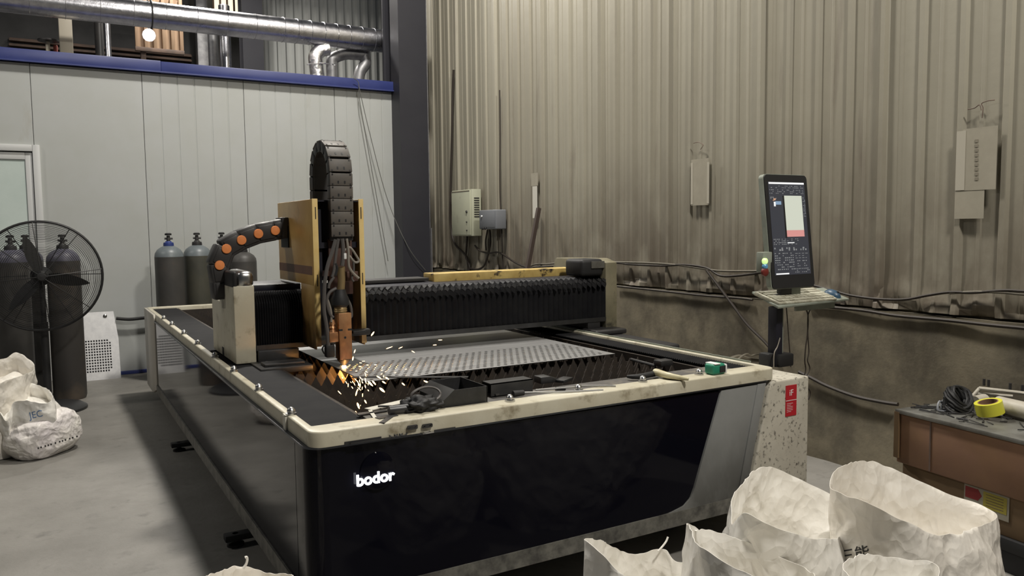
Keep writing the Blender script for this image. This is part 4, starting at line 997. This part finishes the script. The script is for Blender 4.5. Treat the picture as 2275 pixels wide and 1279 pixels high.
c2 = make_cylinder('gas_cylinder', 'cyl_green', 'cyl_top', 'dark', 'olive gas cylinder with a silver shoulder behind the machine'); c2.location = spot(440, 600, 8.62)
c3 = copy_tree(c2, spot(495, 600, 8.88), 'olive gas cylinder half hidden behind the orange-capped cable chain')
c4 = make_cylinder('gas_cylinder', 'cyl_grey', 'cyl_grey', 'dark', 'dark gas cylinder in the shade right of the cable chain'); c4.location = spot(541, 600, 8.62)
for ob in (c4,): ob.scale = (1, 1, .94)
c5 = make_cylinder('gas_cylinder', 'cyl_brown', 'cyl_purple', 'dark', 'rust-stained gas cylinder with lilac shoulder, right side of the fan'); c5.location = spot(147, 700, 8.13)
c6 = make_cylinder('gas_cylinder', 'cyl_grey', 'cyl_purple', 'dark', 'dark gas cylinder with lilac shoulder left of the fan pole'); c6.location = spot(32, 700, 8.1)
c7 = copy_tree(c6, spot(62, 640, 8.42), 'gas cylinder standing behind the leftmost one and the fan blades')

# perforated galvanised sheet leaning on the partition
pb0 = Vector((.247, 8.98, 0)); ww = .325; hhh = .70; lean = math.atan2(.19, hhh)
LM = Matrix.Translation(pb0) @ Matrix.Rotation(-lean, 4, 'X')
pg = thing('vent_plate', 'bright galvanised plate with square holes leaning on the partition', 'metal plate', tuple(pb0))
mb = MB(); n1, n2 = 10, 12; u0, u1, v0, v1 = .015, .255, .075, .415
du, dv = (u1-u0)/n1, (v1-v0)/n2
def LP(u, v, d=0.): return LM @ Vector((u, d, v))
mb.add([LP(0, 0), LP(ww, 0), LP(ww, v0), LP(0, v0), LP(0, v1), LP(ww, v1), LP(ww-.03, hhh), LP(0, hhh), LP(u0, v0), LP(u0, v1), LP(u1, v0), LP(u1, v1)], [(0, 1, 2, 10, 8, 3), (4, 9, 11, 5, 6, 7), (3, 8, 9, 4), (10, 2, 5, 11)])
for i in range(n1):
    for j in range(n2):
        a, c, d, e_ = u0+i*du, u0+(i+1)*du, v0+j*dv, v0+(j+1)*dv
        o = [(a, d), (c, d), (c, e_), (a, e_)]; gx, gy = du*.2, dv*.2
        if (i == n1-1 and j in (0, n2-1)) : mb.add([LP(*p) for p in o], [(0, 1, 2, 3)]); continue
        q = [(a+gx, d+gy), (c-gx, d+gy), (c-gx, e_-gy), (a+gx, e_-gy)]
        mb.add([LP(*p) for p in o]+[LP(*p) for p in q]+[LP(p[0], p[1], .002) for p in q], [(k, (k+1) % 4, 4+(k+1) % 4, 4+k) for k in range(4)]+[(4+k, 4+(k+1) % 4, 8+(k+1) % 4, 8+k) for k in range(4)])
mb.build('plate', 'pipe_white' if False else 'galv_plate', pg, ang=10)
mbk = MB(); mbk.add([LP(.005, .03, .012), LP(ww-.02, .03, .012), LP(ww-.03, .45, .012), LP(.005, .45, .012), LP(.005, .03, .016), LP(ww-.02, .03, .016), LP(ww-.03, .45, .016), LP(.005, .45, .016)], [(0, 1, 2, 3), (4, 7, 6, 5), (0, 4, 5, 1), (1, 5, 6, 2), (2, 6, 7, 3), (3, 7, 4, 0)])
mbk.build('dark_backing', 'black', pg)  # black sheet added behind the plate to make its holes look dark
MB().lathe([(.02, 0), (.018, .012), (.001, .018)], 14, mtx=Matrix.Translation(LP(.215, .655)) @ Matrix.Rotation(PI/2, 4, 'X')).build('knob', 'steel', pg)
q0 = at(258, 707, y=9.12); q1 = at(336, 704, y=9.12)
tag(MB().tube(spline([q0, at(285, 709, y=9.12), at(310, 707, y=9.12), at(345, 703, y=9.12)], 5), .017, 10).build('wall_hose', 'black'), 'black hose along the partition between leaning plate and machine', 'hose')

# ================================================================== things on the right wall
XE = 4.10
e0 = at(1004, 424, x=XE); e1 = at(1049, 524, x=XE)
eb = thing('electric_enclosure', 'beige electrical enclosure on the corrugated wall beside the column', 'enclosure', (XE, e1.y, e1.z))
MB().box(XE, XW-.03, e1.y, e0.y, e1.z, e0.z, .004).build('enclosure_body', 'ebox', eb)
dr = MB().box(XE-.012, XE, e1.y+.02, e0.y-.01, e1.z+.012, e0.z-.012, .003).build('enclosure_door', 'ebox', eb)
MB().box(XE-.015, XE-.012, e1.y+.03, e0.y-.02, e0.z-.02, e0.z-.014).build('door_seal', 'brown', dr)
for zf in (.52, .12, .3): 
    q = e1.z+(e0.z-e1.z)*zf; MB().lathe([(.018 if zf > .4 else .009, 0), (.014 if zf > .4 else .008, .01), (.001, .012)], 12, mtx=Matrix.Translation((XE-.012, e1.y+.10, q)) @ Matrix.Rotation(-PI/2, 4, 'Y')).build('door_lock', 'dark', dr)
for i in range(9):
    q = e0.z-.10-i*.026; MB().box(XE+.03, XW-.055, e1.y-.003, e1.y+.004, q-.006, q+.006).build('vent_slot', 'dark', eb)
g0 = at(1064, 467, x=4.09); g1 = at(1102, 509, x=4.09)
gb = thing('junction_box', 'small grey junction box overlapping the beige enclosure', 'junction box', (4.09, g1.y, g1.z))
MB().box(4.09, XW-.03, g1.y, g0.y, g1.z, g0.z, .012, 3).build('box_body', 'ebox_grey', gb)
MB().box(4.085, 4.091, g1.y+.02, g0.y-.02, g1.z+.02, g0.z-.015, .004).build('box_cover', 'ebox_grey', gb)
for (dy, dz, m_) in ((-.07, -.07, 'steel'), (-.10, -.20, 'black'), (-.15, -.20, 'black')):
    MB().lathe([(.016, 0), (.012, .01), (.001, .012)], 12, mtx=Matrix.Translation((4.085, g0.y+dy, g0.z+dz)) @ Matrix.Rotation(-PI/2, 4, 'Y')).build('cover_knob', m_, gb)
XC_ = 4.205
def wp(lst, x=XC_): return [at(px, py, x=x) for px, py in lst]
cable('wall_cable', 'thick dark cable bowing down the wall left of the beige enclosure', wp([(1008, 155), (1006, 200), (1004, 300), (1001, 430), (1001, 500), (1010, 540), (1030, 562), (1038, 575), (1040, 600)]), .014)
cable('wall_cable', 'dark cable leaving the bottom of the beige enclosure', wp([(1038, 525), (1036, 555), (1035, 570), (1043, 590), (1042, 615)]), .013)
cable('wall_cable', 'dark cable looping down from the junction box to the floor rail', wp([(1088, 510), (1089, 540), (1083, 570), (1075, 590), (1062, 598), (1045, 596)]), .012)
cable('wall_cable', 'thin pair lead hanging straight below the junction box', wp([(1083, 510), (1079, 535), (1080, 556)]), .009)
cable('wall_cable', 'brown cable sagging from the enclosure towards the leaning bar', wp([(1055, 545), (1065, 556), (1085, 562), (1105, 560), (1120, 566), (1140, 580), (1165, 592), (1185, 594)]), .010)
cable('seam_cable', 'long thin dark cable down the wall seam right of the junction box', wp([(1110, 200), (1111, 300), (1111, 420), (1114, 500), (1116, 560), (1117, 610)], 4.215), .007)
cable('wall_lead', 'upper of the two dusty leads strung along the wall above the gantry end', wp([(1168, 596), (1190, 587), (1220, 586), (1290, 580), (1370, 582), (1440, 584), (1500, 588), (1570, 598), (1610, 602), (1690, 602)]), .008, 'cable_pale')
cable('wall_lead', 'lower dusty lead sagging along the wall behind the monitor', wp([(1180, 594), (1250, 590), (1360, 584), (1400, 587), (1470, 590), (1520, 588), (1570, 595), (1600, 612), (1640, 612), (1700, 604)]), .009, 'cable')
cable('wall_lead', 'dark lead swagging along the wall right of the monitor', wp([(1800, 632), (1850, 645), (1890, 656), (1950, 664), (2010, 665), (2060, 656), (2110, 649), (2160, 650), (2230, 645), (2275, 647), (2360, 650)]), .008)
cable('wall_lead', 'second pale lead above the swagging one at the right', wp([(2110, 651), (2170, 648), (2230, 650), (2275, 654), (2360, 656)]), .007, 'cable_pale')
cable('ledge_lead', 'black lead lying along the concrete ledge right of the keyboard', wp([(1795, 678), (1850, 683), (1920, 690), (1990, 701), (2100, 711), (2200, 722), (2275, 729), (2360, 738)], 4.185), .010)
cable('ledge_lead', 'black lead lying along the concrete ledge left of the console', wp([(1372, 636), (1450, 644), (1560, 656), (1640, 662), (1672, 666)], 4.185), .009)
cable('floor_lead', 'brown hose drooping across the concrete to the carton', wp([(1775, 826), (1800, 838), (1840, 858), (1900, 880), (1960, 893), (1995, 898)], 4.178), .012, 'cable')
cable('slanted_lead', 'dark lead slanting down the concrete behind the console post', wp([(1570, 600), (1600, 640), (1630, 680), (1660, 720), (1700, 760), (1725, 790)], 4.178), .010, 'cable')
q0 = at(1197, 462, x=4.17); q1 = at(1172, 596, x=4.02); q1 = q0+(q1-q0)*(q0.z/(q0.z-q1.z))
tag(MB().tube([q0, q1], .026, 4).build('leaning_bar', 'tube_brown'), 'dark brown square bar leaning against the corrugated wall', 'bar')
def paper(name, label, px0, py0, px1, py1, m, cat='paper', x=XW-.034):
    a = at(px0, py0, x=x); c = at(px1, py1, x=x)
    return tag(MB().box(x-.001, x+.001, min(a.y, c.y), max(a.y, c.y), min(a.z, c.z), max(a.z, c.z)).build(name, m), label, cat)
paper('paper_strip', 'bright white paper strip above the leaning bar', 1183, 414, 1194, 484, 'paper')
paper('paper_strip', 'torn tan strip above the bright strip near the leaning bar', 1180, 385, 1195, 412, 'paper_tan')
w1 = paper('wall_notice', 'tall tan notice between the seams left of the monitor', 1536, 355, 1574, 455, 'paper_tan'); 
paper('notice_edge', 'narrow white strip along the left edge of the tan notice', 1535, 362, 1539, 454, 'paper_pale', x=XW-.0355); paper('notice_edge', 'narrow white strip along the right edge of the tan notice', 1571, 360, 1575, 452, 'paper_pale', x=XW-.0355)
paper('wall_notice', 'large tan notice with faded vertical writing at the far right', 2140, 287, 2212, 420, 'paper_tan')
paper('notice_edge', 'white strip along the left edge of the large faded notice', 2126, 292, 2142, 422, 'paper_pale', x=XW-.0355)
paper('notice_patch', 'pale patch stuck below the large faded notice', 2122, 424, 2185, 485, 'paper_tan', x=XW-.0325)
mb = MB()
for i in range(9):
    a = at(2169, 312+i*10.5, x=XW-.0365); mb.box(XW-.0370, XW-.0345, a.y-.008, a.y+.008, a.z-.010, a.z+.006)
tag(mb.build('faded_writing', 'sheet_b'), 'column of faded characters on the large tan notice', 'writing')
for k, pp in enumerate(([(2150, 243), (2165, 240), (2176, 233), (2180, 245)], [(2182, 262), (2184, 240), (2181, 230), (2195, 224), (2210, 222)])):
    cable('wall_crack', ('torn dark crack in the sheet above the large notice', 'right branch of the torn crack above the large notice')[k], wp(pp, XW-.03), .0025, 'brown', 'crack')
cable('wall_crack', 'small torn crack in the sheet above the left notice', wp([(1541, 318), (1552, 316), (1562, 322), (1556, 332)], XW-.03), .0025, 'brown', 'crack')

# ================================================================== carton on pallet by the wall
CB = Vector((3.53, 2.34, 0)); ra = math.radians(7.5)
BM_ = Matrix.Translation(CB) @ Matrix.Rotation(-ra, 4, 'Z')      # local x: into the wall side, local -y: towards the camera
bxL, bxW = 1.9, .56
pal = thing('black_pallet', 'low black pallet under the brown carton by the wall', 'pallet', (CB.x, CB.y, 0))
for i in range(3): MB().box(.02+i*.22, .12+i*.22, -bxL+.05, -.03, 0, .10, .004, 2, BM_).build('runner', 'black', pal)
MB().box(0, bxW, -bxL, 0, .10, .155, .004, 2, BM_).build('top_deck', 'black', pal)
ct = thing('long_carton', 'long brown carton with zinc lid standing by the concrete wall', 'carton', (CB.x, CB.y, .155))
MB().box(.02, bxW, -bxL+.02, -.02, .155, .34, .004, 2, BM_).build('lower_carton', 'carton_low', ct)
MB().box(0, bxW, -bxL, 0, .335, .578, .006, 2, BM_).build('upper_carton', 'carton', ct)
MB().box(-.003, .0, -.19, -.183, .34, .575, 0, 2, BM_).build('carton_seam', 'brown', ct)
MB().box(-.012, bxW+.005, -bxL, .004, .578, .598, .003, 2, BM_).build('zinc_lid', 'lid', ct)
MB().box(-.014, -.003, -.02, .006, .36, .585, 0, 2, BM_).build('edge_batten', 'carton_low', ct)
# warning label on the lower carton
lx = .018
q = at(2120, 1070, x=3.47); v0_ = -(CB.y-q.y)-.03
lbm = MB().box(lx-.002, lx, v0_-.21, v0_, .222, .330, 0, 2, BM_).build('warning_label', 'paper_tan', ct, label='worn shipping label with red arrow and yellow panel')
MB().box(lx-.003, lx-.002, v0_-.065, v0_-.006, .272, .322, 0, 2, BM_).prism([(v0_-.085, .297), (v0_-.065, .325), (v0_-.065, .269)], 'x', lx-.003, lx-.002, 0, 2, BM_).build('red_arrow', 'print_red', ct)
MB().box(lx-.003, lx-.002, v0_-.20, v0_-.092, .250, .322, 0, 2, BM_).build('yellow_panel', 'print_yellow', ct)
mb = MB()
for i in range(5): mb.box(lx-.0035, lx-.003, v0_-.185, v0_-.105, .262+i*.012, .2645+i*.012, 0, 2, BM_)
mb.build('label_print', 'brown', ct)
# things on the lid
ZB = .598
def onlid(px, py, dz=0.): return at(px, py, z=ZB+dz)
tp = thing('yellow_tape_roll', 'roll of yellow tape lying tilted on the zinc lid', 'tape roll', tuple(onlid(2200, 908)))
TMx = Matrix.Translation(onlid(2198, 905, .05)+Vector((0, 0, .0))) @ Matrix.Rotation(math.radians(-9), 4, 'X') @ Matrix.Rotation(math.radians(-12), 4, 'Y')
mbt = MB(); pr = [(.058, -.028), (.058, .028), (.042, .028), (.042, -.028), (.058, -.028)]
mbt.lathe(pr, 32, mtx=TMx, caps=False).build('tape', 'tape_yellow', tp)
MB().lathe([(.0425, -.0285), (.0425, .0285), (.038, .0285), (.038, -.0285), (.0425, -.0285)], 32, mtx=TMx, caps=False).build('core', 'carton', tp)
cb = thing('cable_bundle', 'bundled black cable with grey loops on the zinc lid', 'cable', tuple(onlid(2125, 905)))
cbc = onlid(2130, 892, .045); rnd = random.Random(2)
for i in range(18):
    tlt = rnd.uniform(-.7, .7); rr = rnd.uniform(.025, .075)
    MB().tube([cbc+Vector((rr*1.15*math.cos(a)+rnd.uniform(-.004, .004), rr*.7*math.sin(a), .042*math.sin(a+tlt)+.002*i-.006)) for a in [2*PI*k/22 for k in range(22)]], .008, 6, closed=True).build('cable_turn', 'black', cb)
for i in range(3):
    p = onlid(2092+i*8, 908-i*3, .012); MB().tube(spline([p+Vector((-.03, 0, .0)), p+Vector((0, .01, .035)), p+Vector((.03, -.005, .0)), p+Vector((.0, -.02, -.008))], 6, closed=True), .0055, 6, closed=True).build('grey_loop', 'ebox_grey', cb)
tag(MB().tube([onlid(2166, 893, .035), onlid(2188, 888, .04)], .03, 14).build('pipe_end', 'pipe_white'), 'short grey-white pipe end between cable bundle and tape roll', 'pipe')
tag(MB().tube([onlid(2218, 898, .045), onlid(2290, 915, .045)], .04, 18).build('white_pipe', 'pipe_white'), 'dirty white pipe lying right of the yellow tape', 'pipe')
tag(MB().lathe([(.022, -.012), (.022, .012), (.011, .012), (.011, -.012), (.022, -.012)], 18, mtx=Matrix.Translation(onlid(2221, 914, .024)) @ Matrix.Rotation(PI/2, 4, 'X'), caps=False).build('plastic_ring', 'pipe_white'), 'small pale plastic ring below the yellow tape', 'ring')
rk = thing('steel_rack', 'dull steel bracket frame with pegs at the back of the lid', 'bracket', tuple(onlid(2200, 872)))
MB().tube([onlid(2175, 862, .05), onlid(2265, 872, .05), onlid(2320, 880, .05)], .009, 8).tube([onlid(2176, 862, .05), onlid(2160, 880, .01)], .008, 8).tube([onlid(2170, 874, .02), onlid(2250, 880, .02)], .008, 8).build('frame_bar', 'pipe_white', rk)
for px, py in ((2186, 856), (2196, 858), (2244, 866), (2271, 870)): 
    p = onlid(px, py, .05); MB().tube([p, p+Vector((0, 0, .035))], .007, 8).build('peg', 'dark', rk)
rnd = random.Random(9); mb = MB()
for i in range(60):
    px, py = rnd.uniform(2040, 2300), rnd.uniform(898, 960)
    lim = 905+(px-1990)*.26
    if py > lim-6: py = lim-8-rnd.random()*12
    p = onlid(px, py, .003); a = rnd.uniform(0, PI); l = rnd.uniform(.015, .06); d = Vector((math.cos(a), math.sin(a), 0))*l
    mb.tube([p-d, p+d+Vector((0, 0, .004))], rnd.uniform(.002, .004), 5)
tag(mb.build('metal_shavings', 'dark'), 'litter of thin dark metal offcuts scattered on the zinc lid', 'offcuts', kind='stuff')

# ================================================================== woven sacks
def sack(name, label, rim, base, fill=.25, m='woven', seed=0, wr=.012, thick=.003, bulge=.05, k=10, drop=None):
    """rim: list of world points round the mouth; base: (cx, cy, rx, ry, rot)"""
    top = spline(rim, k, closed=True); n = len(top); cx, cy, rx, ry, rot = base
    c0 = sum(top, Vector())/n
    # base points follow the direction of each rim point
    rows = 46; V = []; off = Vector((seed*3.1, seed*1.7, 0))
    for i in range(rows+1):
        t = i/rows
        for j in range(n):
            a = math.atan2(top[j].y-c0.y, top[j].x-c0.x)
            bx_, by_ = math.cos(a-rot), math.sin(a-rot); s_ = (abs(bx_)**3+abs(by_)**3)**(-1/3)
            lx_, ly_ = bx_*s_*rx, by_*s_*ry
            B = Vector((cx+lx_*math.cos(rot)-ly_*math.sin(rot), cy+lx_*math.sin(rot)+ly_*math.cos(rot), .0))
            e_ = t**.85
            P_ = B.lerp(top[j], e_)
            P_.z = top[j].z*t
            rad = Vector((P_.x-c0.x*e_-cx*(1-e_), P_.y-c0.y*e_-cy*(1-e_), 0))
            if rad.length > 1e-6: rad.normalize()
            P_ += rad*bulge*math.sin(PI*t)*(1-t*.4)
            q = Vector((a*1.6, t*3.0, seed))
            ca, sa = math.cos(a), math.sin(a)
            def rg_(f, g, sh, s0): 
                n1 = noise.noise(Vector((math.cos(a+sh*t)*f, math.sin(a+sh*t)*f, t*g+seed*5+s0))); return .55-2.4*abs(n1)
            def vor(f, g, sh, s0): return noise.voronoi(Vector((math.cos(a+sh*t)*f, math.sin(a+sh*t)*f, t*g+seed*3.7+s0)))[0][0]
            w = noise.noise(Vector((ca*1.4, sa*1.4, t*1.8+seed*5)))*.9+.95*(vor(1.9, 2.4, .8, 0)-.42)+.55*(vor(3.6, 4.6, -1.1, 5)-.42)+.22*(vor(7.0, 8.0, .6, 11)-.42)
            P_ += rad*w*wr*2.3*(min(1, t*5))*(1-.5*max(0, t-.85)/.15)
            P_.z += .006*noise.noise(Vector((ca*6, sa*6, seed)))*t
            if t < .06: P_.z = max(0.0, P_.z)
            V.append(P_)
    Fc = [(i*n+j, i*n+(j+1) % n, (i+1)*n+(j+1) % n, (i+1)*n+j) for i in range(rows) for j in range(n)]
    Fc.append(tuple(range(n))[::-1])
    nv = len(V)
    # inside: from the mouth down to the contents
    rin = 12
    for i in range(rin+1):
        t = i/rin
        for j in range(n):
            src = 1-(1-fill)*t; ii = src*rows; i0 = min(int(ii), rows-1); f_ = ii-i0
            P_ = V[i0*n+j].lerp(V[(i0+1)*n+j], f_)
            cc_ = Vector((cx+(c0.x-cx)*src, cy+(c0.y-cy)*src, P_.z)); r_ = P_-cc_; L_ = max(r_.length, 1e-6)
            sh = thick*(1+5*min(1, t*3))*(1 if t > 0 else .6)
            V.append(P_-r_/L_*sh)
    Fc += [(nv+i*n+j, nv+(i+1)*n+j, nv+(i+1)*n+(j+1) % n, nv+i*n+(j+1) % n) for i in range(rin) for j in range(n)]
    Fc += [(rows*n+j, rows*n+(j+1) % n, nv+(j+1) % n, nv+j) for j in range(n)]
    base_o = thing(name, label, 'sack', (cx, cy, 0), 'woven sacks in front of the machine')
    mb = MB().add(V, Fc); mb.build('sack_cloth', m, base_o, ang=60)
    lv = V[nv+rin*n:nv+(rin+1)*n]; cz = sum(lv, Vector())/n
    W_ = [p.copy() for p in lv]+[cz+(p-cz)*.5+Vector((0, 0, .02)) for p in lv]+[cz+Vector((0, 0, .03))]
    MB().add(W_, [(j, (j+1) % n, n+(j+1) % n, n+j) for j in range(n)]+[(n+j, n+(j+1) % n, 2*n) for j in range(n)]).build('sack_contents', m, base_o, ang=80)
    return base_o
def rimpts(lst): return [at(px, py, y=yy) for px, py, yy in lst]
# middle sack, wide open mouth
s1 = sack('woven_sack', 'wide-open white woven sack leaning against the end cabinet', rimpts([(1622, 1165, 1.78), (1634, 1100, 1.92), (1662, 1052, 2.02), (1695, 1035, 2.06), (1724, 1040, 2.07), (1790, 1072, 2.06), (1848, 1098, 2.04), (1893, 1135, 1.95), (1908, 1165, 1.84), (1880, 1186, 1.72), (1820, 1194, 1.62), (1760, 1182, 1.58), (1700, 1160, 1.60), (1652, 1140, 1.66)]),
     (2.18, 1.86, .25, .17, .15), .45, 'woven', 1, .016)
s2 = sack('woven_sack', 'large woven sack with printed characters in front of the carton', rimpts([(1842, 1080, 1.74), (1862, 1042, 1.80), (1900, 1026, 1.84), (1950, 1028, 1.86), (2010, 1055, 1.84), (2100, 1094, 1.78), (2180, 1122, 1.70), (2214, 1148, 1.60), (2160, 1172, 1.52), (2100, 1186, 1.48), (2060, 1180, 1.46), (2000, 1150, 1.48), (1930, 1118, 1.55), (1880, 1100, 1.64)]),
     (2.60, 1.56, .26, .16, -.35), .5, 'woven_b', 2, .016)
s3 = sack('woven_sack', 'white sack with a pointed rim corner in front of the wide-open sack', rimpts([(1530, 1164, 1.66), (1545, 1172, 1.70), (1580, 1178, 1.70), (1640, 1196, 1.66), (1720, 1230, 1.60), (1790, 1262, 1.52), (1800, 1285, 1.42), (1730, 1295, 1.36), (1640, 1262, 1.40), (1570, 1222, 1.46), (1545, 1200, 1.54)]),
     (1.70, 1.48, .19, .13, .2), .5, 'woven', 3, .013)
s4 = sack('woven_sack', 'slumped white sack with frayed rim in front of the black panel', rimpts([(1296, 1198, 1.78), (1345, 1204, 1.90), (1385, 1226, 1.94), (1410, 1236, 1.94), (1450, 1222, 1.94), (1478, 1222, 1.92), (1500, 1246, 1.90), (1558, 1256, 1.84), (1555, 1290, 1.72), (1470, 1300, 1.62), (1380, 1275, 1.60), (1335, 1232, 1.64)]),
     (1.50, 1.76, .20, .15, .1), .5, 'woven', 4, .012)
s5 = sack('woven_sack', 'small white sack in the bottom right foreground below the printed one', rimpts([(1876, 1262, 1.28), (1895, 1240, 1.33), (1930, 1232, 1.36), (2000, 1240, 1.36), (2060, 1246, 1.33), (2088, 1262, 1.27), (2070, 1310, 1.16), (1990, 1320, 1.12), (1910, 1300, 1.16)]),
     (1.93, 1.20, .16, .12, .1), .6, 'woven', 5, .009)
s6 = sack('woven_sack', 'white sack peeking into the bottom edge left of the machine corner', rimpts([(452, 1285, 2.1), (490, 1268, 2.2), (525, 1257, 2.26), (560, 1260, 2.27), (600, 1274, 2.24), (645, 1277, 2.16), (640, 1320, 1.98), (560, 1340, 1.92), (480, 1325, 1.96)]),
     (.36, 2.06, .17, .14, .2), .75, 'woven_b', 6, .010)
tag(MB().tube(spline([at(px, py, y=2.15) for px, py in ((540, 1262), (546, 1254), (549, 1244), (548, 1237), (544, 1238))], 5), .0035, 6).build('sack_string', 'woven'), 'curled white string end standing on the sack at the bottom left', 'string')
tag(MB().tube(spline([at(px, py, y=1.92) for px, py in ((1462, 1224), (1472, 1213), (1480, 1202), (1484, 1192))], 5), .003, 6).build('sack_string', 'woven'), 'thin string sticking up from the frayed sack', 'string')
tag(MB().tube(spline([at(px, py, y=1.64) for px, py in ((1546, 1178), (1546, 1196), (1552, 1212))], 5), .004, 6).build('sack_string', 'woven'), 'short string hanging from the pointed sack corner', 'string')
# writing on the printed sack
from mathutils.bvhtree import BVHTree
def printed(body, px, py, size, rot, m, root, bold=.0):
    cloth = [c for c in root.children if c.name.startswith('sack_cloth')][0]
    me = cloth.data; T = BVHTree.FromPolygons([v.co[:] for v in me.vertices], [p.vertices[:] for p in me.polygons])
    cu = bpy.data.curves.new('sack_print', 'FONT'); cu.body = body; cu.size = 1; cu.align_x = 'CENTER'; cu.align_y = 'CENTER'; cu.offset = bold
    o = bpy.data.objects.new('sack_print', cu); COL.objects.link(o)
    dg = bpy.context.evaluated_depsgraph_get(); dg.update()
    tm_ = bpy.data.meshes.new_from_object(o.evaluated_get(dg)); bpy.data.objects.remove(o); bpy.data.curves.remove(cu)
    bb_ = bmesh.new(); bb_.from_mesh(tm_); bmesh.ops.subdivide_edges(bb_, edges=bb_.edges[:], cuts=1, use_grid_fill=False); bmesh.ops.triangulate(bb_, faces=bb_.faces[:])
    c_, s_ = math.cos(math.radians(rot)), math.sin(math.radians(rot)); bad = []
    for v in bb_.verts:
        u_, w_ = v.co.x*c_-v.co.y*s_, v.co.x*s_+v.co.y*c_
        d = (CF*FPX+CR*(px+u_*size-1137.5)-CU*(py-w_*size-639.5)).normalized()
        hit = T.ray_cast(CO, d)
        if hit[0] is None: bad.append(v)
        else: v.co = hit[0]-d*.002
    bmesh.ops.delete(bb_, geom=bad, context='VERTS'); bb_.to_mesh(tm_); bb_.free()
    tm_.materials.clear(); tm_.materials.append(M[m]); q = bpy.data.objects.new('sack_print', tm_); COL.objects.link(q); attach(q, root); return q
printed('三能', 1899, 1233, 34, 10, 'print_black', s2, .012)
printed('25KG', 1878, 1250, 17, 10, 'print_black', s2)

# heap of sacks at the left
def pillow(name, label, c, s, rz, m, seed, wr=.02, tilt=0., pinch=.25):
    b = bmesh.new(); bmesh.ops.create_icosphere(b, subdivisions=5, radius=1)
    mt = Matrix.Translation(c) @ Matrix.Rotation(rz, 4, 'Z') @ Matrix.Rotation(tilt, 4, 'Y')
    for v in b.verts:
        p = v.co.copy(); e_ = .62
        q = Vector([math.copysign(abs(a)**e_, a) for a in p])
        n_ = noise.noise(p*1.8+Vector((seed*7, 0, 0)))+1.1*(noise.voronoi(Vector((p.x*1.6+p.z*.8, p.y*2.2, p.z*3.4))+Vector((seed*3, 1, 0)))[0][0]-.4)+.6*(noise.voronoi(p*4.+Vector((seed, 3, 0)))[0][0]-.4)
        q *= 1+wr*n_*3.2
        w = 1-pinch*abs(p.x)**3
        v.co = mt @ Vector((q.x*s[0], q.y*s[1]*w, q.z*s[2]*w))
        if v.co.z < .004: v.co.z = .004
    t = thing(name, label, 'sack', (c[0], c[1], 0), 'sacks heaped at the left')
    MB().bm(b).build('sack_cloth', m, t, ang=80); return t
k1 = pillow('stuffed_sack', 'stuffed printed sack slumped on the floor at the left', (-.10, 6.20, .135), (.235, .17, .15), math.radians(40), 'woven_lilac', 1, .02, math.radians(-8))
k2 = pillow('stuffed_sack', 'dull sack at the left frame edge under the open sack', (-.45, 6.25, .13), (.22, .16, .16), math.radians(20), 'woven_b', 2)
k4 = sack('stuffed_sack', 'crumpled white sack with its mouth gaping over the printed sack', rimpts([(15, 935, 6.05), (30, 895, 6.1), (60, 890, 6.05), (100, 896, 6.05), (118, 880, 6.15), (100, 862, 6.3), (66, 850, 6.4), (20, 845, 6.4), (-10, 880, 6.2)]), (-.13, 6.25, .15, .12, .4), .8, 'woven', 8, .014, bulge=.03)
k3 = sack('stuffed_sack', 'tall crumpled white sack at the left edge in front of the cylinders', rimpts([(-90, 800, 6.5), (-40, 800, 6.55), (10, 796, 6.55), (37, 783, 6.55), (72, 806, 6.5), (70, 822, 6.4), (45, 835, 6.25), (0, 850, 6.1), (-50, 870, 6.1), (-90, 840, 6.3)]), (-.42, 6.38, .2, .16, .5), .8, 'woven_b', 9, .016, bulge=.03)
for k in (k3, k4): k['group'] = 'sacks heaped at the left'
printed('JEC', 80, 921, 21, 12, 'print_blue', k4)
printed('*** ** **** **', 128, 981, 13, 17, 'print_black', k1) if False else None
mb = None
printed('▪▪ ▪▪▪ ▪ ▪▪▪ ▪▪ ▪', 128, 982, 12, 17, 'print_black', k1)['kind'] = 'stuff'
